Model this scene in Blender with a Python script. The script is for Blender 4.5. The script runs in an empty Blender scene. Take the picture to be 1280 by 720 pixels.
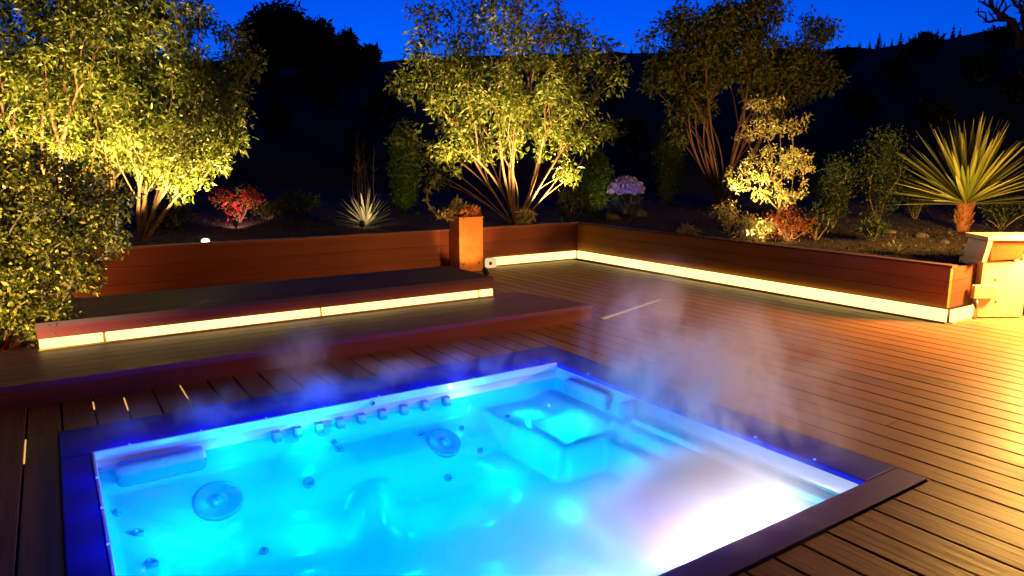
import bpy, math, random
import numpy as np
from mathutils import Vector, Matrix, noise

random.seed(7); RNG = np.random.default_rng(7)
PI = math.pi
S = bpy.context.scene
COL = S.collection
R = math.radians

# ------------------------------------------------------------------ camera maths (layout only)
F = 863.0; PITCH = math.atan(150 / 863.0); CH = 1.25
CA, SA = math.cos(R(33.69)), math.sin(R(33.69))
FW = np.array([SA, CA]); RT = np.array([CA, -SA])
def ray(px, py):
    u = (px - 640) / F; v = (360 - py) / F
    c, s = math.cos(PITCH), math.sin(PITCH)
    f = c + v * s; z = -s + v * c
    d = RT * u + FW * f
    return np.array([d[0], d[1], z])
def at(px, py, z=0.0):            # where the sight line meets the height z
    d = ray(px, py); t = (z - CH) / d[2]
    return (d[0] * t, d[1] * t, z)
def atd(px, py, D):               # where the sight line reaches forward distance D
    d = ray(px, py); t = D / (d[0] * FW[0] + d[1] * FW[1])
    return (d[0] * t, d[1] * t, CH + d[2] * t)

# ------------------------------------------------------------------ terrain height
def sstep(a, b, x):
    t = min(1, max(0, (x - a) / (b - a))); return t * t * (3 - 2 * t)
WX, WY, WR = 6.12, 7.56, 2.70     # inner sides of the garden retaining walls
def garden_d(x, y):
    return max(min(x - WX, y - WR), y - WY)
def ridge_py(px):
    pts = [(-900, 40), (0, 62), (330, 76), (480, 74), (650, 66), (790, 64), (1040, 60), (1100, 56), (1190, 42), (1240, 34), (1400, 26), (2600, 20)]
    for (a, b), (c, d) in zip(pts, pts[1:]):
        if px <= c: return b + (d - b) * max(0, (px - a)) / (c - a)
    return 20
def terrain(x, y):
    d = garden_d(x, y)
    if d < 0: return -1.0
    z = 0.43 + 0.055 * min(d, 9)
    Rr = math.hypot(x, y)
    fwd = x * FW[0] + y * FW[1]; sd = x * RT[0] + y * RT[1]
    if fwd > 1:
        px = 640 + F * math.cos(PITCH) * sd / fwd
        top = CH + (math.tan(math.atan((360 - ridge_py(px)) / F) - PITCH)) * 47 * fwd / Rr
    else: top = 7
    t = max(0, (Rr - 15) / (47 - 15))
    if t > 0: z = z + (top - z) * min(1.0, t)
    if t > .7: z += (.22 * noise.noise(Vector((x * .5, y * .5, 7))) + .12 * noise.noise(Vector((x * 1.4, y * 1.4, 2)))) * (t - .7) * 3
    if Rr > 47: z = top - (Rr - 47) * 0.12
    z += 0.05 * noise.noise(Vector((x * .9, y * .9, 0))) * min(1, d) + 0.25 * noise.noise(Vector((x * .13, y * .13, 3))) * min(1, max(0, d - 6) / 8)
    return z
def hit(px, py, tmin=4.0):        # where the sight line meets the sloping garden
    d = ray(px, py); t = tmin
    while t < 60:
        x, y, z = d[0] * t, d[1] * t, CH + d[2] * t
        if garden_d(x, y) > 0 and z <= terrain(x, y): return (x, y, terrain(x, y))
        t += 0.03
    return (d[0] * 12, d[1] * 12, terrain(d[0] * 12, d[1] * 12))
def gnd(px, D):                   # garden ground at a picture column and forward distance
    d = ray(px, 210); t = D / (d[0] * FW[0] + d[1] * FW[1])
    while garden_d(d[0] * t, d[1] * t) < .09: t += .02
    return (d[0] * t, d[1] * t, terrain(d[0] * t, d[1] * t))

# ------------------------------------------------------------------ materials
def mat(name):
    m = bpy.data.materials.new(name); m.use_nodes = True
    nt = m.node_tree; nt.nodes.clear()
    out = nt.nodes.new('ShaderNodeOutputMaterial')
    return m, nt, out
def N(nt, t, **k):
    n = nt.nodes.new(t)
    for a, b in k.items():
        if a in n.inputs: n.inputs[a].default_value = b
        else: setattr(n, a, b)
    return n
def L(nt, a, b): nt.links.new(a, b)
def ramp(nt, src, stops):
    r = nt.nodes.new('ShaderNodeValToRGB'); e = r.color_ramp.elements
    while len(e) < len(stops): e.new(.5)
    for i, (p, c) in enumerate(stops):
        e[i].position = p; e[i].color = (*c, 1) if len(c) == 3 else c
    L(nt, src, r.inputs[0]); return r.outputs[0]

def wood(name, c1, c2, rough=.5, axis='Y', scale=1.0, bump=.25, vary=.35, weather=.0, coat=0.0, spec=.18):
    m, nt, out = mat(name)
    geo = N(nt, 'ShaderNodeNewGeometry'); tc = N(nt, 'ShaderNodeTexCoord')
    off = N(nt, 'ShaderNodeVectorMath', operation='SCALE'); off.inputs[3].default_value = 37.0
    cmb = N(nt, 'ShaderNodeCombineXYZ')
    for i in range(3): L(nt, geo.outputs['Random Per Island'], cmb.inputs[i])
    L(nt, cmb.outputs[0], off.inputs[0])
    add = N(nt, 'ShaderNodeVectorMath', operation='ADD'); L(nt, tc.outputs['Object'], add.inputs[0]); L(nt, off.outputs[0], add.inputs[1])
    mp = N(nt, 'ShaderNodeMapping'); L(nt, add.outputs[0], mp.inputs[0])
    s = {'X': (1.2, 22, 22), 'Y': (22, 1.2, 22), 'Z': (22, 22, 1.2)}[axis]
    mp.inputs['Scale'].default_value = [q * scale for q in s]
    n1 = N(nt, 'ShaderNodeTexNoise', Scale=1.6, Detail=7.0, Roughness=.62, Distortion=.5); L(nt, mp.outputs[0], n1.inputs['Vector'])
    n2 = N(nt, 'ShaderNodeTexNoise', Scale=1.1, Detail=4.0, Roughness=.6); L(nt, tc.outputs['Object'], n2.inputs['Vector'])
    mixf = N(nt, 'ShaderNodeMath', operation='MULTIPLY_ADD'); L(nt, geo.outputs['Random Per Island'], mixf.inputs[0]); mixf.inputs[1].default_value = vary
    L(nt, n1.outputs[0], mixf.inputs[2])
    w2 = N(nt, 'ShaderNodeMath', operation='MULTIPLY_ADD'); L(nt, n2.outputs[0], w2.inputs[0]); w2.inputs[1].default_value = .5; L(nt, mixf.outputs[0], w2.inputs[2])
    col = ramp(nt, w2.outputs[0], [(.42, c1), (1.05 if vary < .5 else 1.0, c2)])
    b = N(nt, 'ShaderNodeBsdfPrincipled'); L(nt, col, b.inputs['Base Color'])
    rr = N(nt, 'ShaderNodeMath', operation='MULTIPLY_ADD'); L(nt, n2.outputs[0], rr.inputs[0]); rr.inputs[1].default_value = .3; rr.inputs[2].default_value = rough - .15
    L(nt, rr.outputs[0], b.inputs['Roughness'])
    bp = N(nt, 'ShaderNodeBump', Strength=bump, Distance=.01); L(nt, n1.outputs[0], bp.inputs['Height']); L(nt, bp.outputs[0], b.inputs['Normal'])
    b.inputs['Coat Weight'].default_value = coat; b.inputs['Specular IOR Level'].default_value = spec
    L(nt, b.outputs[0], out.inputs[0]); return m

def plain(name, c, rough=.5, metal=0.0, var=.25, nscale=6.0, bump=.1, spec=.5):
    m, nt, out = mat(name)
    tc = N(nt, 'ShaderNodeTexCoord'); n1 = N(nt, 'ShaderNodeTexNoise', Scale=nscale, Detail=5.0, Roughness=.6); L(nt, tc.outputs['Object'], n1.inputs['Vector'])
    col = ramp(nt, n1.outputs[0], [(.3, [q * (1 - var) for q in c]), (.7, [min(1, q * (1 + var)) for q in c])])
    b = N(nt, 'ShaderNodeBsdfPrincipled', Roughness=rough, Metallic=metal); L(nt, col, b.inputs['Base Color'])
    b.inputs['Specular IOR Level'].default_value = spec
    bp = N(nt, 'ShaderNodeBump', Strength=bump, Distance=.01); L(nt, n1.outputs[0], bp.inputs['Height']); L(nt, bp.outputs[0], b.inputs['Normal'])
    L(nt, b.outputs[0], out.inputs[0]); return m

def glow(name, c, s):
    m, nt, out = mat(name)
    tc = N(nt, 'ShaderNodeTexCoord'); n1 = N(nt, 'ShaderNodeTexNoise', Scale=1.3, Detail=2.0); L(nt, tc.outputs['Object'], n1.inputs['Vector'])
    st = N(nt, 'ShaderNodeMath', operation='MULTIPLY_ADD'); L(nt, n1.outputs[0], st.inputs[0]); st.inputs[1].default_value = s * .7; st.inputs[2].default_value = s * .65
    e = N(nt, 'ShaderNodeEmission', Color=(*c, 1)); L(nt, st.outputs[0], e.inputs[1])
    L(nt, e.outputs[0], out.inputs[0]); return m

def leafmat(name, c1, c2, c3=None, trans=.35, rough=.5):
    m, nt, out = mat(name)
    geo = N(nt, 'ShaderNodeNewGeometry')
    stops = [(0.0, c1), (.75, c2), (1.0, c3 or c2)]
    col = ramp(nt, geo.outputs['Random Per Island'], stops)
    b = N(nt, 'ShaderNodeBsdfPrincipled', Roughness=rough); L(nt, col, b.inputs['Base Color'])
    b.inputs['Specular IOR Level'].default_value = .35
    t = N(nt, 'ShaderNodeBsdfTranslucent'); L(nt, col, t.inputs[0])
    mx = N(nt, 'ShaderNodeMixShader'); mx.inputs[0].default_value = trans
    L(nt, b.outputs[0], mx.inputs[1]); L(nt, t.outputs[0], mx.inputs[2]); L(nt, mx.outputs[0], out.inputs[0]); return m

M = {}
M['deck'] = wood('deck_boards', (.10, .042, .034), (.33, .140, .082), .48, 'Y', 1, .35, .48)
M['step_top'] = wood('step_tread', (.085, .020, .10), (.17, .042, .19), .5, 'X', 1, .25, .3)  # purple of the blue light spill mixed into the wood colour
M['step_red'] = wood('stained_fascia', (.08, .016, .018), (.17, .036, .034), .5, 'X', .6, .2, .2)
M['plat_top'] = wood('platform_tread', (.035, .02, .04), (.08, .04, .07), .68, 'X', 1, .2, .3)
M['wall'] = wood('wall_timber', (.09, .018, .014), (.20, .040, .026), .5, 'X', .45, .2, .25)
M['wallY'] = wood('wall_timber_long', (.18, .062, .012), (.42, .165, .030), .5, 'Y', .45, .2, .25)  # golden glow on the right wall put into the wood colour
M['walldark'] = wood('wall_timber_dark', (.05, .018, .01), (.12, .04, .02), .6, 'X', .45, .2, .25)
M['capw'] = wood('wall_cap', (.07, .03, .02), (.16, .07, .05), .5, 'Y', .6, .2, .25)
M['frame_blue'] = plain('tub_surround_blue', (.001, .010, .55), .55, 0, .2, 3, .06, .12)  # blue glow over the surround put into its base colour
M['frame_wood'] = wood('tub_surround_purple', (.05, .016, .26), (.085, .03, .46), .6, 'X', .7, .15, .2)  # purple light cast on the near board put into its colour
M['acrylic'] = plain('white_acrylic', (.62, .66, .70), .28, 0, .06, 2.2, .0)
M['jet'] = plain('jet_grey', (.24, .34, .46), .35, .2, .1, 20, .05)
M['jet_light'] = plain('jet_face', (.26, .36, .50), .35, .2, .15, 30, .1)
M['pillow'] = plain('pillow_foam', (.24, .32, .50), .6, 0, .12, 20, .15)
M['soil'] = plain('garden_soil', (.016, .010, .008), .95, 0, .5, 5, .9)
M['under'] = plain('deck_underside', (.015, .012, .01), .95, 0, .4, 5, .5)
M['bark_warm'] = plain('bark_warm', (.15, .075, .038), .8, 0, .45, 9, .8)
M['bark_grey'] = plain('bark_grey', (.20, .15, .11), .8, 0, .4, 12, .8)
M['leaf_olive'] = leafmat('leaf_olive', (.05, .075, .010), (.13, .15, .020), (.24, .23, .06))
M['leaf_bush'] = leafmat('leaf_bush', (.02, .030, .004), (.15, .14, .014), (.60, .50, .08), .2, .4)  # dark and yellow tones paint the bush's shade and highlights
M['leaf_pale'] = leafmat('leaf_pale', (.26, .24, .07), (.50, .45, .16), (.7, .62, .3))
M['mulch'] = leafmat('mulch_chips', (.015, .008, .006), (.05, .022, .014), (.10, .05, .03), 0, .9)
M['leaf_dark'] = leafmat('leaf_dark', (.022, .04, .010), (.05, .075, .018))
M['leaf_cyp'] = leafmat('leaf_cypress', (.035, .07, .012), (.07, .13, .02))
M['leaf_far'] = leafmat('leaf_far', (.010, .016, .008), (.022, .030, .014), None, .1)
M['leaf_rust'] = leafmat('leaf_rust', (.20, .06, .015), (.45, .14, .03))
M['leaf_orange'] = leafmat('leaf_orange', (.45, .13, .04), (.7, .30, .08))
M['petal_red'] = leafmat('petal_red', (.30, .012, .02), (.70, .02, .05), (.8, .08, .1))
M['petal_violet'] = leafmat('petal_violet', (.28, .22, .62), (.50, .42, .85), None, .3)
M['blade'] = leafmat('blade', (.10, .12, .02), (.26, .25, .05), (.36, .32, .10), .25)
M['blade_grey'] = leafmat('blade_grey', (.14, .15, .09), (.30, .28, .17), None, .2)
M['yucca_trunk'] = plain('yucca_trunk', (.16, .05, .016), .85, 0, .5, 26, .9)
M['corten'] = plain('corten_steel', (.52, .19, .05), .65, 0, .3, 5, .25)
M['strip'] = glow('strip_glow', (1, .74, .22), 2.7)
M['stripdim'] = plain('strip_joint', (.4, .30, .10), .5)
M['cream'] = plain('cream_board', (.60, .50, .28), .5, 0, .08, 3, .05)
M['orange_board'] = wood('orange_board', (.14, .032, .003), (.20, .05, .008), .6, 'X', .5, .1, .2)
M['chrome'] = plain('steel_leg', (.5, .47, .45), .25, 1.0, .1)
M['dark'] = plain('dark_metal', (.02, .02, .022), .5, .3)
M['white'] = plain('white_plastic', (.75, .68, .45), .4, 0, .05)
M['lampglow'] = glow('lamp_glow', (1, .80, .42), 9)
M['uplens'] = glow('uplight_lens', (1, .78, .35), 3)
M['rimlens'] = glow('rim_lens', (.1, .25, 1), 1.5)
M['amber'] = glow('amber_under_deck', (1, .5, .12), 1.0)
M['stone'] = plain('pale_stone', (.055, .045, .05), .9, 0, .4, 8, .6)

# ------------------------------------------------------------------ object helpers
def tag(o, label=None, cat=None, group=None, kind=None):
    if label: o['label'] = label
    if cat: o['category'] = cat
    if group: o['group'] = group
    if kind: o['kind'] = kind
    return o
def empty(name, loc, label, cat, group=None, rz=0):
    o = bpy.data.objects.new(name, None); COL.objects.link(o)
    o.location = loc; o.rotation_euler = (0, 0, rz); o.empty_display_size = .1
    return tag(o, label, cat, group)
class MB:
    def __init__(s): s.v = []; s.f = []; s.sm = []
    def quad(s, *p):
        i = len(s.v); s.v += [tuple(q) for q in p]; s.f.append(tuple(range(i, i + len(p)))); s.sm.append(False)
    def hexa(s, b, t):            # four bottom points and four top points, anticlockwise
        i = len(s.v); s.v += [tuple(q) for q in b] + [tuple(q) for q in t]
        for q in ((3, 2, 1, 0), (4, 5, 6, 7), (0, 1, 5, 4), (1, 2, 6, 5), (2, 3, 7, 6), (3, 0, 4, 7)):
            s.f.append(tuple(i + k for k in q)); s.sm.append(False)
    def box(s, x0, y0, z0, x1, y1, z1):
        s.hexa([(x0, y0, z0), (x1, y0, z0), (x1, y1, z0), (x0, y1, z0)], [(x0, y0, z1), (x1, y0, z1), (x1, y1, z1), (x0, y1, z1)])
    def prism(s, poly, z0, z1):
        n = len(poly); i = len(s.v)
        s.v += [(p[0], p[1], z0) for p in poly] + [(p[0], p[1], z1) for p in poly]
        s.f.append(tuple(i + n + k for k in range(n))); s.sm.append(False)
        s.f.append(tuple(i + n - 1 - k for k in range(n))); s.sm.append(False)
        for k in range(n):
            a, b = k, (k + 1) % n
            s.f.append((i + a, i + b, i + n + b, i + n + a)); s.sm.append(False)
    def tube(s, pts, rad, sides=6, cap=True, smooth=True):
        pts = [Vector(p) for p in pts]; n = len(pts); base = len(s.v); u = None
        for k, p in enumerate(pts):
            d = (pts[min(n - 1, k + 1)] - pts[max(0, k - 1)])
            d = d.normalized() if d.length > 1e-9 else Vector((0, 0, 1))
            if u is None:
                u = d.orthogonal().normalized()
            else:
                u = (u - d * u.dot(d)); u = u.normalized() if u.length > 1e-6 else d.orthogonal().normalized()
            w = d.cross(u); r = rad[k] if hasattr(rad, '__len__') else rad
            for j in range(sides):
                a = 2 * PI * j / sides; s.v.append(tuple(p + (u * math.cos(a) + w * math.sin(a)) * r))
        for k in range(n - 1):
            for j in range(sides):
                a = base + k * sides + j; b = base + k * sides + (j + 1) % sides
                s.f.append((a, b, b + sides, a + sides)); s.sm.append(smooth)
        if cap:
            s.f.append(tuple(base + j for j in reversed(range(sides)))); s.sm.append(False)
            s.f.append(tuple(base + (n - 1) * sides + j for j in range(sides))); s.sm.append(False)
    def lathe(s, prof, c=(0, 0, 0), seg=24, smooth=True, sx=1, sy=1):
        base = len(s.v)
        for r, z in prof:
            for j in range(seg):
                a = 2 * PI * j / seg; s.v.append((c[0] + r * sx * math.cos(a), c[1] + r * sy * math.sin(a), c[2] + z))
        for k in range(len(prof) - 1):
            for j in range(seg):
                a = base + k * seg + j; b = base + k * seg + (j + 1) % seg
                s.f.append((a, b, b + seg, a + seg)); s.sm.append(smooth)
        s.f.append(tuple(base + j for j in reversed(range(seg)))); s.sm.append(False)
        s.f.append(tuple(base + (len(prof) - 1) * seg + j for j in range(seg))); s.sm.append(False)
    def build(s, name, m, parent=None, loc=None, bevel=0, xf=None):
        me = bpy.data.meshes.new(name)
        V = s.v
        if xf is not None: V = [tuple(xf @ Vector(q)) for q in V]
        me.from_pydata(V, [], s.f); me.materials.append(m); me.update()
        me.polygons.foreach_set('use_smooth', s.sm)
        o = bpy.data.objects.new(name, me); COL.objects.link(o)
        if parent: o.parent = parent
        if loc is not None: o.location = loc
        if bevel:
            b = o.modifiers.new('bevel', 'BEVEL'); b.width = bevel; b.segments = 2; b.limit_method = 'ANGLE'
        return o
def npmesh(name, V, quads, m, parent=None, smooth=False):
    me = bpy.data.meshes.new(name); n = len(V); k = quads.shape[1]; nf = len(quads)
    me.vertices.add(n); me.vertices.foreach_set('co', V.astype(np.float32).ravel())
    me.loops.add(nf * k); me.loops.foreach_set('vertex_index', quads.astype(np.int32).ravel())
    me.polygons.add(nf); me.polygons.foreach_set('loop_start', np.arange(0, nf * k, k, dtype=np.int32))
    me.materials.append(m); me.update(calc_edges=True)
    if smooth: me.polygons.foreach_set('use_smooth', np.ones(nf, bool))
    o = bpy.data.objects.new(name, me); COL.objects.link(o)
    if parent: o.parent = parent
    return o

# ------------------------------------------------------------------ foliage
def leaves(C, n, spread, ln, wd, droop=.35, outward=None, seed=0):
    """n leaves round each centre; each leaf a folded, pointed six-vertex blade"""
    rg = np.random.default_rng(seed)
    C = np.repeat(np.asarray(C, float), n, axis=0); k = len(C)
    sp = np.asarray(spread, float) if np.ndim(spread) else np.array([spread] * 3)
    off = rg.normal(size=(k, 3)); off /= np.linalg.norm(off, axis=1, keepdims=True) + 1e-9
    off *= (rg.random((k, 1)) ** .5) * sp
    P = C + off
    d = rg.normal(size=(k, 3)); d /= np.linalg.norm(d, axis=1, keepdims=True)
    d = d + off / sp * .6 + np.array([0, 0, -droop * 1.5]); d /= np.linalg.norm(d, axis=1, keepdims=True)
    w = np.cross(d, rg.normal(size=(k, 3))); w /= np.linalg.norm(w, axis=1, keepdims=True) + 1e-9
    nn = np.cross(d, w)
    l = ln * (.45 + 1.15 * rg.random((k, 1)) ** 1.3); wdt = wd * (.7 + .6 * rg.random((k, 1)))
    V = np.stack([P, P + d * l * .45 + w * wdt * .5 + nn * wdt * .15, P + d * l - nn * l * .12, P + d * l * .45 - w * wdt * .5 + nn * wdt * .15], axis=1).reshape(-1, 3)
    Q = np.arange(k * 4).reshape(k, 4)
    return V, Q

def grow(base, targets, bias=.38, r_tip=.004, expo=2.3, trunk_r=.05, stems=1, segl=.14, wob=.10, seed=0):
    """branch skeleton: every target is joined to the nearest suitable node; returns tube chains with radii"""
    rd = random.Random(seed)
    base = Vector(base); nodes = [base]; par = [-1]; plen = [0.0]; deg = [0]
    T = sorted([Vector(t) for t in targets], key=lambda t: (t - base).length)
    tips = []
    bx = [base.x]; by = [base.y]; bz = [base.z]
    for ti, t in enumerate(T):
        if ti < stems:
            best = 0
        else:
            NX = np.array(bx); NY = np.array(by); NZ = np.array(bz); PL = np.array(plen); DG = np.array(deg)
            dist = np.sqrt((NX - t.x) ** 2 + (NY - t.y) ** 2 + (NZ - t.z) ** 2)
            cost = dist + bias * PL + (NZ > t.z - .02) * .5 * (NZ - t.z + .05) + (DG > 2) * .12
            best = int(np.argmin(cost))
        p = nodes[best]; q = t - p; n = max(2, int(q.length / segl)); prev = best
        # curve: start steeper (up), bend out
        side = Vector((rd.uniform(-1, 1), rd.uniform(-1, 1), rd.uniform(-.3, .3))) * q.length * wob
        deg[best] += 1
        for k in range(1, n + 1):
            s_ = k / n
            pt = p + q * s_ + side * math.sin(PI * s_) + Vector((0, 0, 1)) * 0.07 * q.length * math.sin(PI * s_)
            nodes.append(pt); bx.append(pt.x); by.append(pt.y); bz.append(pt.z)
            par.append(prev); plen.append(plen[prev] + (pt - nodes[prev]).length); deg.append(0); prev = len(nodes) - 1
        tips.append(prev)
    n = len(nodes); flow = [0.0] * n
    for i in tips: flow[i] += 1
    for i in range(n - 1, 0, -1): flow[par[i]] += flow[i]
    mx = max(1, flow[0] / max(1, stems))
    rad = [max(r_tip, trunk_r * (f / mx) ** (1 / expo)) for f in flow]
    ch = {}
    for i in range(1, n): ch.setdefault(par[i], []).append(i)
    chains = []; start = [(0, c) for c in ch.get(0, [])]
    while start:
        a, c = start.pop(); pts = [nodes[a], nodes[c]]; rr = [min(rad[a], rad[c] * 1.15), rad[c]]; cur = c
        while cur in ch:
            kids = sorted(ch[cur], key=lambda i: -rad[i])
            for k in kids[1:]: start.append((cur, k))
            cur = kids[0]; pts.append(nodes[cur]); rr.append(rad[cur])
        chains.append((pts, rr))
    return chains

def sample_blobs(blobs, D, sep, n, rg, depth=.8, skip=None):
    """clump centres inside a union of ellipsoids given by picture position at forward distance D"""
    sc = D / F; out = []
    W = np.array([b[2] * b[3] for b in blobs], float); W /= W.sum()
    tries = 0
    while len(out) < n and tries < n * 30:
        tries += 1
        b = blobs[rg.choice(len(blobs), p=W)]
        q = rg.normal(size=3); q /= np.linalg.norm(q); q *= rg.random() ** (1 / 2.4)
        px = b[0] + q[0] * b[2]; py = b[1] + q[1] * b[3]; dd = q[2] * (b[4] if len(b) > 4 else b[2] * depth) * sc
        if skip and skip(px, py, dd): continue
        P = np.array(atd(px, py, D + dd))
        if all((P[0] - o[0]) ** 2 + (P[1] - o[1]) ** 2 + (P[2] - o[2]) ** 2 > sep * sep for o in out): out.append(P)
    return out

def tree(name, label, cat, base, D, blobs, n, sep, leafm, barkm, nl=120, spread=.17, ln=.07, wd=.022, trunk=.035, stems=5,
         depth=.8, group=None, seed=0, droop=.35, bias=.38, skip=None, sides=5, tip=.004):
    rg = np.random.default_rng(seed)
    root = empty(name, base, label, cat, group)
    C = sample_blobs(blobs, D, sep, n, rg, depth, skip)
    B = np.array(base); Cl = [c - B for c in C]
    ch = grow((0, 0, -.05), Cl, bias=bias, trunk_r=trunk, stems=stems, seed=seed, r_tip=tip)
    mb = MB()
    for pts, rr in ch: mb.tube(pts, rr, sides, cap=False)
    mb.build('trunk', barkm, root)
    V, Q = leaves(Cl, nl, spread, ln, wd, droop, seed=seed)
    npmesh('crown', V, Q, leafm, root)
    return root

def bush(name, label, cat, base, w, h, leafm, nleaf=1500, ln=.04, wd=.018, barkm=None, seed=0, group=None, droop=.0, shape='ball', stalks=9, lift=.1, extra=None):
    """a shrub w wide and h tall standing on its base"""
    rg = np.random.default_rng(seed); root = empty(name, base, label, cat, group)
    nc = max(12, int(nleaf / 28)); C = []
    for i in range(nc):
        q = rg.normal(size=3); q /= np.linalg.norm(q); q *= rg.random() ** .4
        z = (q[2] * .5 + .5)
        if shape == 'column': rr = w / 2 * (1 - .35 * abs(z - .45) ** 2 * 2) * (1.0 if z < .75 else 1 - (z - .75) * 2.2)
        elif shape == 'box': q = np.clip(q * 1.5, -1, 1); z = q[2] * .5 + .5; rr = w / 2
        elif shape == 'vase': rr = w / 2 * (.35 + .9 * z) * (1 if z < .8 else 1 - (z - .8) * 1.5)
        else: rr = w / 2
        C.append(np.array([q[0] * rr, q[1] * rr, lift * h + z * h * (1 - lift)]))
    ch = grow((0, 0, -.03), C[:max(12, nc // 3)], trunk_r=.006 if shape == 'vase' else .008, stems=stalks, seed=seed, r_tip=.0025, segl=.08)
    mb = MB()
    for pts, rr in ch: mb.tube(pts, rr, 4, cap=False)
    mb.build('stem', barkm or M['bark_grey'], root)
    V, Q = leaves(C, 64 if shape == 'vase' else 30, min(w, h) * (.30 if shape == 'vase' else .19) + .015, ln, wd, droop, seed=seed)
    npmesh('foliage', V, Q, leafm, root)
    if extra:
        m2, sel, nm = extra
        C2 = [c * 1.03 for c in C if sel(c)]
        V, Q = leaves(C2, 26, min(w, h) * .17 + .02, ln * .9, wd * 1.2, droop, seed=seed + 5); npmesh(nm, V, Q, m2, root)
    return root

def rosette(name, label, cat, base, n, length, wid, m, seed=0, group=None, el=(8, 85), z0=0.0, curve=.15, spin=0, part='leaf_blades'):
    rg = random.Random(seed); root = empty(name, base, label, cat, group)
    V = []; Fq = []
    for i in range(n):
        az = i * 2.39996 + spin + rg.uniform(-.2, .2); t = (i + .5) / n
        e = R(el[1] + (el[0] - el[1]) * t ** .75) + rg.uniform(-.08, .08)
        Lx = length * rg.uniform(.82, 1.05); wv = wid * rg.uniform(.8, 1.15)
        d = Vector((math.cos(az) * math.cos(e), math.sin(az) * math.cos(e), math.sin(e)))
        sd = Vector((-math.sin(az), math.cos(az), 0)); up = sd.cross(d) * -1
        b0 = len(V); K = 6
        for k in range(K + 1):
            s_ = k / K; c = Vector((0, 0, z0)) + d * (Lx * s_) + Vector((0, 0, -curve * Lx * s_ * s_)) * math.cos(e)
            ww = wv * (.55 + .9 * s_ if s_ < .5 else 1.0 * (1 - ((s_ - .5) / .5) ** 1.6)) * .5
            V += [tuple(c - sd * ww + up * ww * .35), tuple(c - up * ww * .15), tuple(c + sd * ww + up * ww * .35)]
            if k:
                a = b0 + (k - 1) * 3
                Fq += [(a, a + 1, a + 4, a + 3), (a + 1, a + 2, a + 5, a + 4)]
    npmesh(part, np.array(V), np.array(Fq), m, root, True)
    return root

# ------------------------------------------------------------------ lamps
def spot(loc, target, power, color=(1, .72, .28), angle=90, blend=.6, size=.03, parent=None, name='spot_lamp'):
    l = bpy.data.lights.new(name, 'SPOT'); l.energy = power; l.color = color; l.spot_size = R(angle); l.spot_blend = blend; l.shadow_soft_size = size
    o = bpy.data.objects.new(name, l); COL.objects.link(o); o.location = loc
    o.rotation_euler = (Vector(target) - Vector(loc)).to_track_quat('-Z', 'Y').to_euler(); return o
def point(loc, power, color, size=.04, name='point_lamp'):
    l = bpy.data.lights.new(name, 'POINT'); l.energy = power; l.color = color; l.shadow_soft_size = size
    o = bpy.data.objects.new(name, l); COL.objects.link(o); o.location = loc; return o
def uplight(base, target, power, label, color=(1, .72, .28), angle=95, group='garden spotlights', off=None):
    """small spike spotlight: stake, housing with a lens, and its lamp"""
    b = Vector(base); root = empty('garden_spotlight', b, label, 'spotlight', group)
    d = (Vector(target) - (b + Vector((0, 0, .10)))).normalized(); rot = d.to_track_quat('Z', 'Y').to_matrix().to_4x4()
    mb = MB(); mb.tube([(0, 0, -.26), (0, 0, .07)], .008, 6); mb.build('stake', M['dark'], root)
    xf = Matrix.Translation((0, 0, .10)) @ rot
    mb = MB(); mb.lathe([(.018, -.05), (.032, -.045), (.034, .03), (.030, .031), (.029, .02)], seg=16); mb.build('housing', M['dark'], root, xf=xf)
    mb = MB(); mb.lathe([(.027, .021), (.020, .0235)], seg=16); mb.build('lens', M['uplens'], root, xf=xf)
    spot(b + Vector((0, 0, .10)) + d * .06, target, power, color, angle)
    return root

# ================================================================== SETTING
# ground: one sheet with the dug-out deck area and the rising hill
xs = sorted(set([-70, -50, -35, -25, -18, -13, -10, -8] + [round(-7 + i * .5, 3) for i in range(26)] + [6.04, 6.12, 6.3] + [6.6 + i * .35 for i in range(30)] + [17.5 + i * 1.5 for i in range(24)] + [55, 65, 80, 110]))
ys = sorted(set([-60, -40, -25, -15, -9, -5, -2, 0, 1.5, 2.2, 2.62, 2.70, 2.9] + [3.3 + i * .4 for i in range(11)] + [7.48, 7.56, 7.75] + [8.1 + i * .35 for i in range(28)] + [18.3 + i * 1.5 for i in range(26)] + [60, 75, 110]))
V = np.array([(x, y, terrain(x, y)) for y in ys for x in xs]); nx = len(xs)
Q = np.array([(j * nx + i, j * nx + i + 1, (j + 1) * nx + i + 1, (j + 1) * nx + i) for j in range(len(ys) - 1) for i in range(nx - 1)])
g = npmesh('ground', V, Q, M['soil'], None, True); tag(g, kind='structure')

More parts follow.
